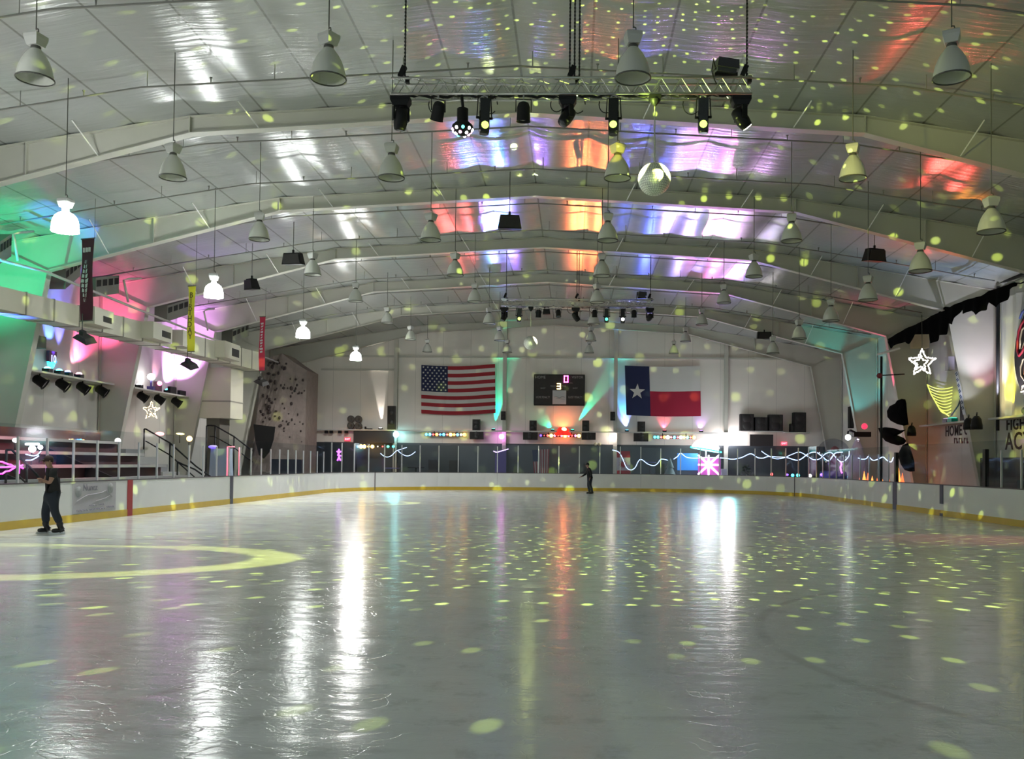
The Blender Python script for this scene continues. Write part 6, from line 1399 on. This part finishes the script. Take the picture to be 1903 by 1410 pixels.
# fill: unseen lamps added behind the camera, in line with the lit row
for y in (2.5, 12.0): point((-11.6, y, 6.9), (.97, 1, .97), 420, .3)
# mirror-ball reflections
for dy, sd in ((-.36, 0.0), (.36, 1.7)):
    point(BALL1+Vector((0, dy, -.05)), (.78, 1.0, .14), 2700 if dy < 0 else 9000, .0, gobo_dots(3.1, .42, .40 if dy < 0 else .62, .007 if dy < 0 else .014, sd, .3, .22 if dy < 0 else .8))
    point(BALL2+Vector((0, dy, -.05)), (.86, 1.0, .25), 2200 if dy < 0 else 2600, .0, gobo_dots(3.4, .50, .5, .005, 5+sd, .6, .8))
# pin spots on the balls and the truss
h1 = Vector((at(1374, 225, Y1).x-.15, Y1-.50, ZT1-.66))
spot(h1, BALL1, (.9, 1, .35), 2600, 15, .3, .02)
h0 = Vector((at(1055, 225, Y1).x, Y1-.3, ZT1-.6)); spot(h0, BALL1, (.95, 1, .5), 2600, 14, .3, .02)
spot(Vector((at(1070, 590, Y2).x, Y2-.3, ZT2-.6)), BALL2, (1, 1, .6), 3000, 12, .3, .02)
spot(Vector((at(1180, 200, Y1).x, Y1-.45, ZT1-.45)), (at(1240, 165, Y1).x, Y1-.1, ZT1+.15), (.7, 1, .15), 160, 75, .6, .05)
# ring patterns swept over ice and boards
spot(h1+Vector((0, -.1, 0)), (-8.6, 15.1, 0), (.93, 1, .22), 9000, 28, .1, .0, gobo_ring(9.4, 11.2, 1.0))
spot(Vector((at(1070, 590, Y2).x, Y2-.4, ZT2-.65)), (-9.0, 37.0, 0), (.93, 1, .30), 9000, 26, .1, .0, gobo_ring(8.4, 9.6, .8))
spot(h0, atz(993, 1089), (.95, 1, .45), 420, 2.6, .6, .0)
spot(Vector((at(1140, 250, Y1).x, Y1+.12, ZT1-.78)), (at(1140, 285, 20.7).x, 20.7, 6.5+CAMZ+.62), (1, .9, .03), 700, 9, .5, .02)
# far wall uplights
def wall_up(px, tx, ty, e, ang, col=None, bl=.7):
    p = FIXP[px]+Vector((0, .36, .14)); c = col or [f[2] for f in FIX if f[0] == px][0]
    spot(p, at(tx, ty, YF+.02), c, e, ang, bl, .03)
wall_up(917, 934, 700, 2600, 24); wall_up(1027, 1014, 784, 90, 60); wall_up(1064, 1122, 715, 2600, 17); wall_up(1165, 1152, 715, 2000, 26); wall_up(1165, 1150, 690, 500, 60, (.25, .35, 1)); wall_up(1235, 1234, 770, 120, 80); wall_up(1303, 1303, 776, 70, 80); wall_up(707, 707, 730, 900, 22)
# globes: pools on the ice in front of them
for g, px, py, col, e in ((G_cy, 735, 919, (.1, .85, 1), 900), (G_mg, 930, 917, (.85, .3, 1), 160), (G_wh, 1150, 918, (1, .92, .85), 700), (G_bg, 1320, 932, (.25, .95, 1), 1300)):
    spot(g+Vector((0, -.9, .1)), atz(px, py), col, e, 13, .8, .1)
point(G_bg+Vector((0, -.9, 0)), (1, .92, .97), 40, .3)
# long washes thrown up the ceiling from the far shelf
def wash(x, tx, ty, col, e, wx, z=4.6):
    d = Vector((tx-x, ty-61.4, 0)).normalized(); k = math.tan(R(20)); spot((x, 61.4, z), Vector((x, 61.4, z))+d*10+Vector((0, 0, 10*k)), col, e*.125, 80, .1, .0, gobo_slot(wx, -.21, .62, .35, 5.0))
wash(.2, .1, 40, (1, .20, .06), 18000, .048)
wash(-4.8, -3.6, 40, (.25, .30, 1), 13000, .040); wash(-4.4, -2.9, 36, (.38, .16, 1), 11000, .045); wash(-7.0, -5.6, 42, (1, .12, .10), 7000, .050); wash(-4.7, -4.2, 48, (.02, .6, 1), 7000, .05)
wash(4.7, 2.5, 40, (.10, .16, 1), 18000, .040); wash(8.9, 6.0, 42, (1, .22, .70), 20000, .085); wash(6.6, 3.4, 36, (.42, .34, 1), 17000, .12); wash(9.2, 7.8, 40, (.35, .22, 1), 14000, .06)
# left wall
XS = XL+.45
def lw(px, sh, dy, z, col, e, ang, bl=.6): c = SL.get(px, None); p = Vector((XS, atx(px, 690, XS).y, sh[2]+.30)); spot(p, (XL+.02, p.y+dy, z), col, e, ang, bl, .04)
lw(85, sA, -.3, 5.8, (.0, .95, 1), 1300, 55); lw(112, sA, .1, 5.5, (.0, .85, 1), 700, 60); lw(110, sA, 0, 8.2, (.10, .22, 1), 1800, 36); lw(126, sA, .2, 8.5, (.16, .16, 1), 1800, 32); lw(147, sA, .5, 6.2, (1, .35, .50), 160, 50); lw(150, sA, 2.2, 8.6, (1, .10, .30), 1500, 62)
lw(258, sB, -.1, 6.2, (1, .95, 1), 260, 42); lw(300, sB, .3, 6.2, (1, .4, .62), 130, 46); lw(315, sB, 1.2, 7.0, (.8, .62, 1), 280, 34); lw(318, sB, 2.2, 8.8, (.80, .32, 1), 2600, 78)
spot((-19.0, 26.4, 4.2), (XL, 29.2, 8.6), (0, 1, .42), 2100, 80, .5, .05); spot((-19.0, 27.0, 4.4), (-16.4, 30.8, 10.1), (.06, .16, 1), 4000, 36, .6, .05)
spot((-17.6, 38.6, 5.2), (-14.5, 36.6, 10.1), (.45, .18, 1), 900, 40, .6, .05)
# bleachers: red and blue splashes
spot((-14.4, 27.5, 3.9), (-17.0, 27.8, 1.6), (1, .10, .22), 600, 95, .8, .1); spot((-14.4, 22.4, 3.4), (-16.5, 22.8, 1.6), (.12, .2, 1), 500, 90, .8, .1); spot((-15.2, 33, 4.2), (-17.2, 33.6, 1.4), (1, .9, .85), 200, 80, .8, .1)
# right wall
spot((XR-.9, 37.6, zA+.35), (17.1, 39.8, 8.3), (.82, .84, 1), 700, 60, .7, .05); spot((XR-.5, 38.6, zA+.4), (17.6, 39.8, 6.4), (1, .35, .62), 120, 46, .7, .05); spot((XR-1.4, 37.6, zA+.8), (14.5, 36.5, 9.9), (.40, .60, 1), 700, 70, .7, .05); spot((XR-1.9, 38.6, 4.4), (16.9, 39.8, 5.2), (.85, .88, 1), 60, 50, .7, .05)
spot((16.4, 44.5, 4.6), (8.4, 25.7, 10.85), (1, .09, .07), 2200, 36, .5, .05, gobo_slot(.12, -.3, .5, .6, 2.0)); spot((15.4, 37.8, 6.2), (12.6, 34.8, 10.3), (1, .32, .04), 500, 66, .8, .05); spot((16.3, 48.0, 5.2), (15.6, 46.2, 9.7), (1, .06, .22), 500, 56, .7, .05)
spot((15.4, 53.2, 3.4), (17.2, 54.7, 6.6), (.10, .85, .95), 420, 46, .6, .05); spot((15.6, 45.9, 3.2), (17.2, 47.3, 6.2), (.0, .95, .85), 300, 34, .5, .05); spot((16.2, 52.5, 6.2), (15.2, 54.4, 9.3), (.0, .9, .8), 260, 40, .6, .05); spot((16.6, 45.0, 4.2), (XR, 45.6, 6.6), (.62, .62, 1), 120, 40, .6, .05)
spot((XR-1.1, 36.4, zB+.25), (XR-.3, 36.2, 5.9), (1, .96, .88), 420, 80, .7, .05); spot((XR-1.0, 37.6, zB+.2), (XR-.3, 37.7, 4.9), (.95, .85, .0), 220, 58, .5, .05); spot((XR-2.6, 37.0, 4.4), (XR, 37.0, 2.9), (.95, .85, .08), 130, 52, .6, .05); spot((3.5, 17.3, ZT1-.3), (14.0, 24.5, 9.4), (.74, .70, .16), 600, 66, .8, .05)
spot((XR-2.2, 38.5, 4.4), (XR, 38.3, 5.0), (.9, .72, .32), 160, 70, .8, .05); spot((14.9, 33.5, 1.3), (16.6, 34.4, .9), (.9, .25, .3), 60, 80, .8, .05)
spot((13.6, 44.0, .5), (15.6, 47.5, 1.4), (1, .16, .03), 160, 100, .8, .1)
# red sweep over the ice at the right
spot((15.6, 23.0, 6.5), atz(1830, 1002), (1, .12, .16), 900, 26, .9, .05); spot((17.0, 20, 7), atz(1700, 1003), (1, .15, .2), 500, 24, .9, .05)
# ================================================================ WORLD AND RENDER LOOK
w = bpy.data.worlds.new('World'); sc.world = w; w.use_nodes = True
w.node_tree.nodes['Background'].inputs[0].default_value = (.72, .88, .90, 1); w.node_tree.nodes['Background'].inputs[1].default_value = WORLD
sc.view_settings.view_transform = 'Standard'; sc.view_settings.look = 'None'; sc.view_settings.gamma = 1; sc.view_settings.use_curve_mapping = False
sc.view_settings.exposure = EXPO
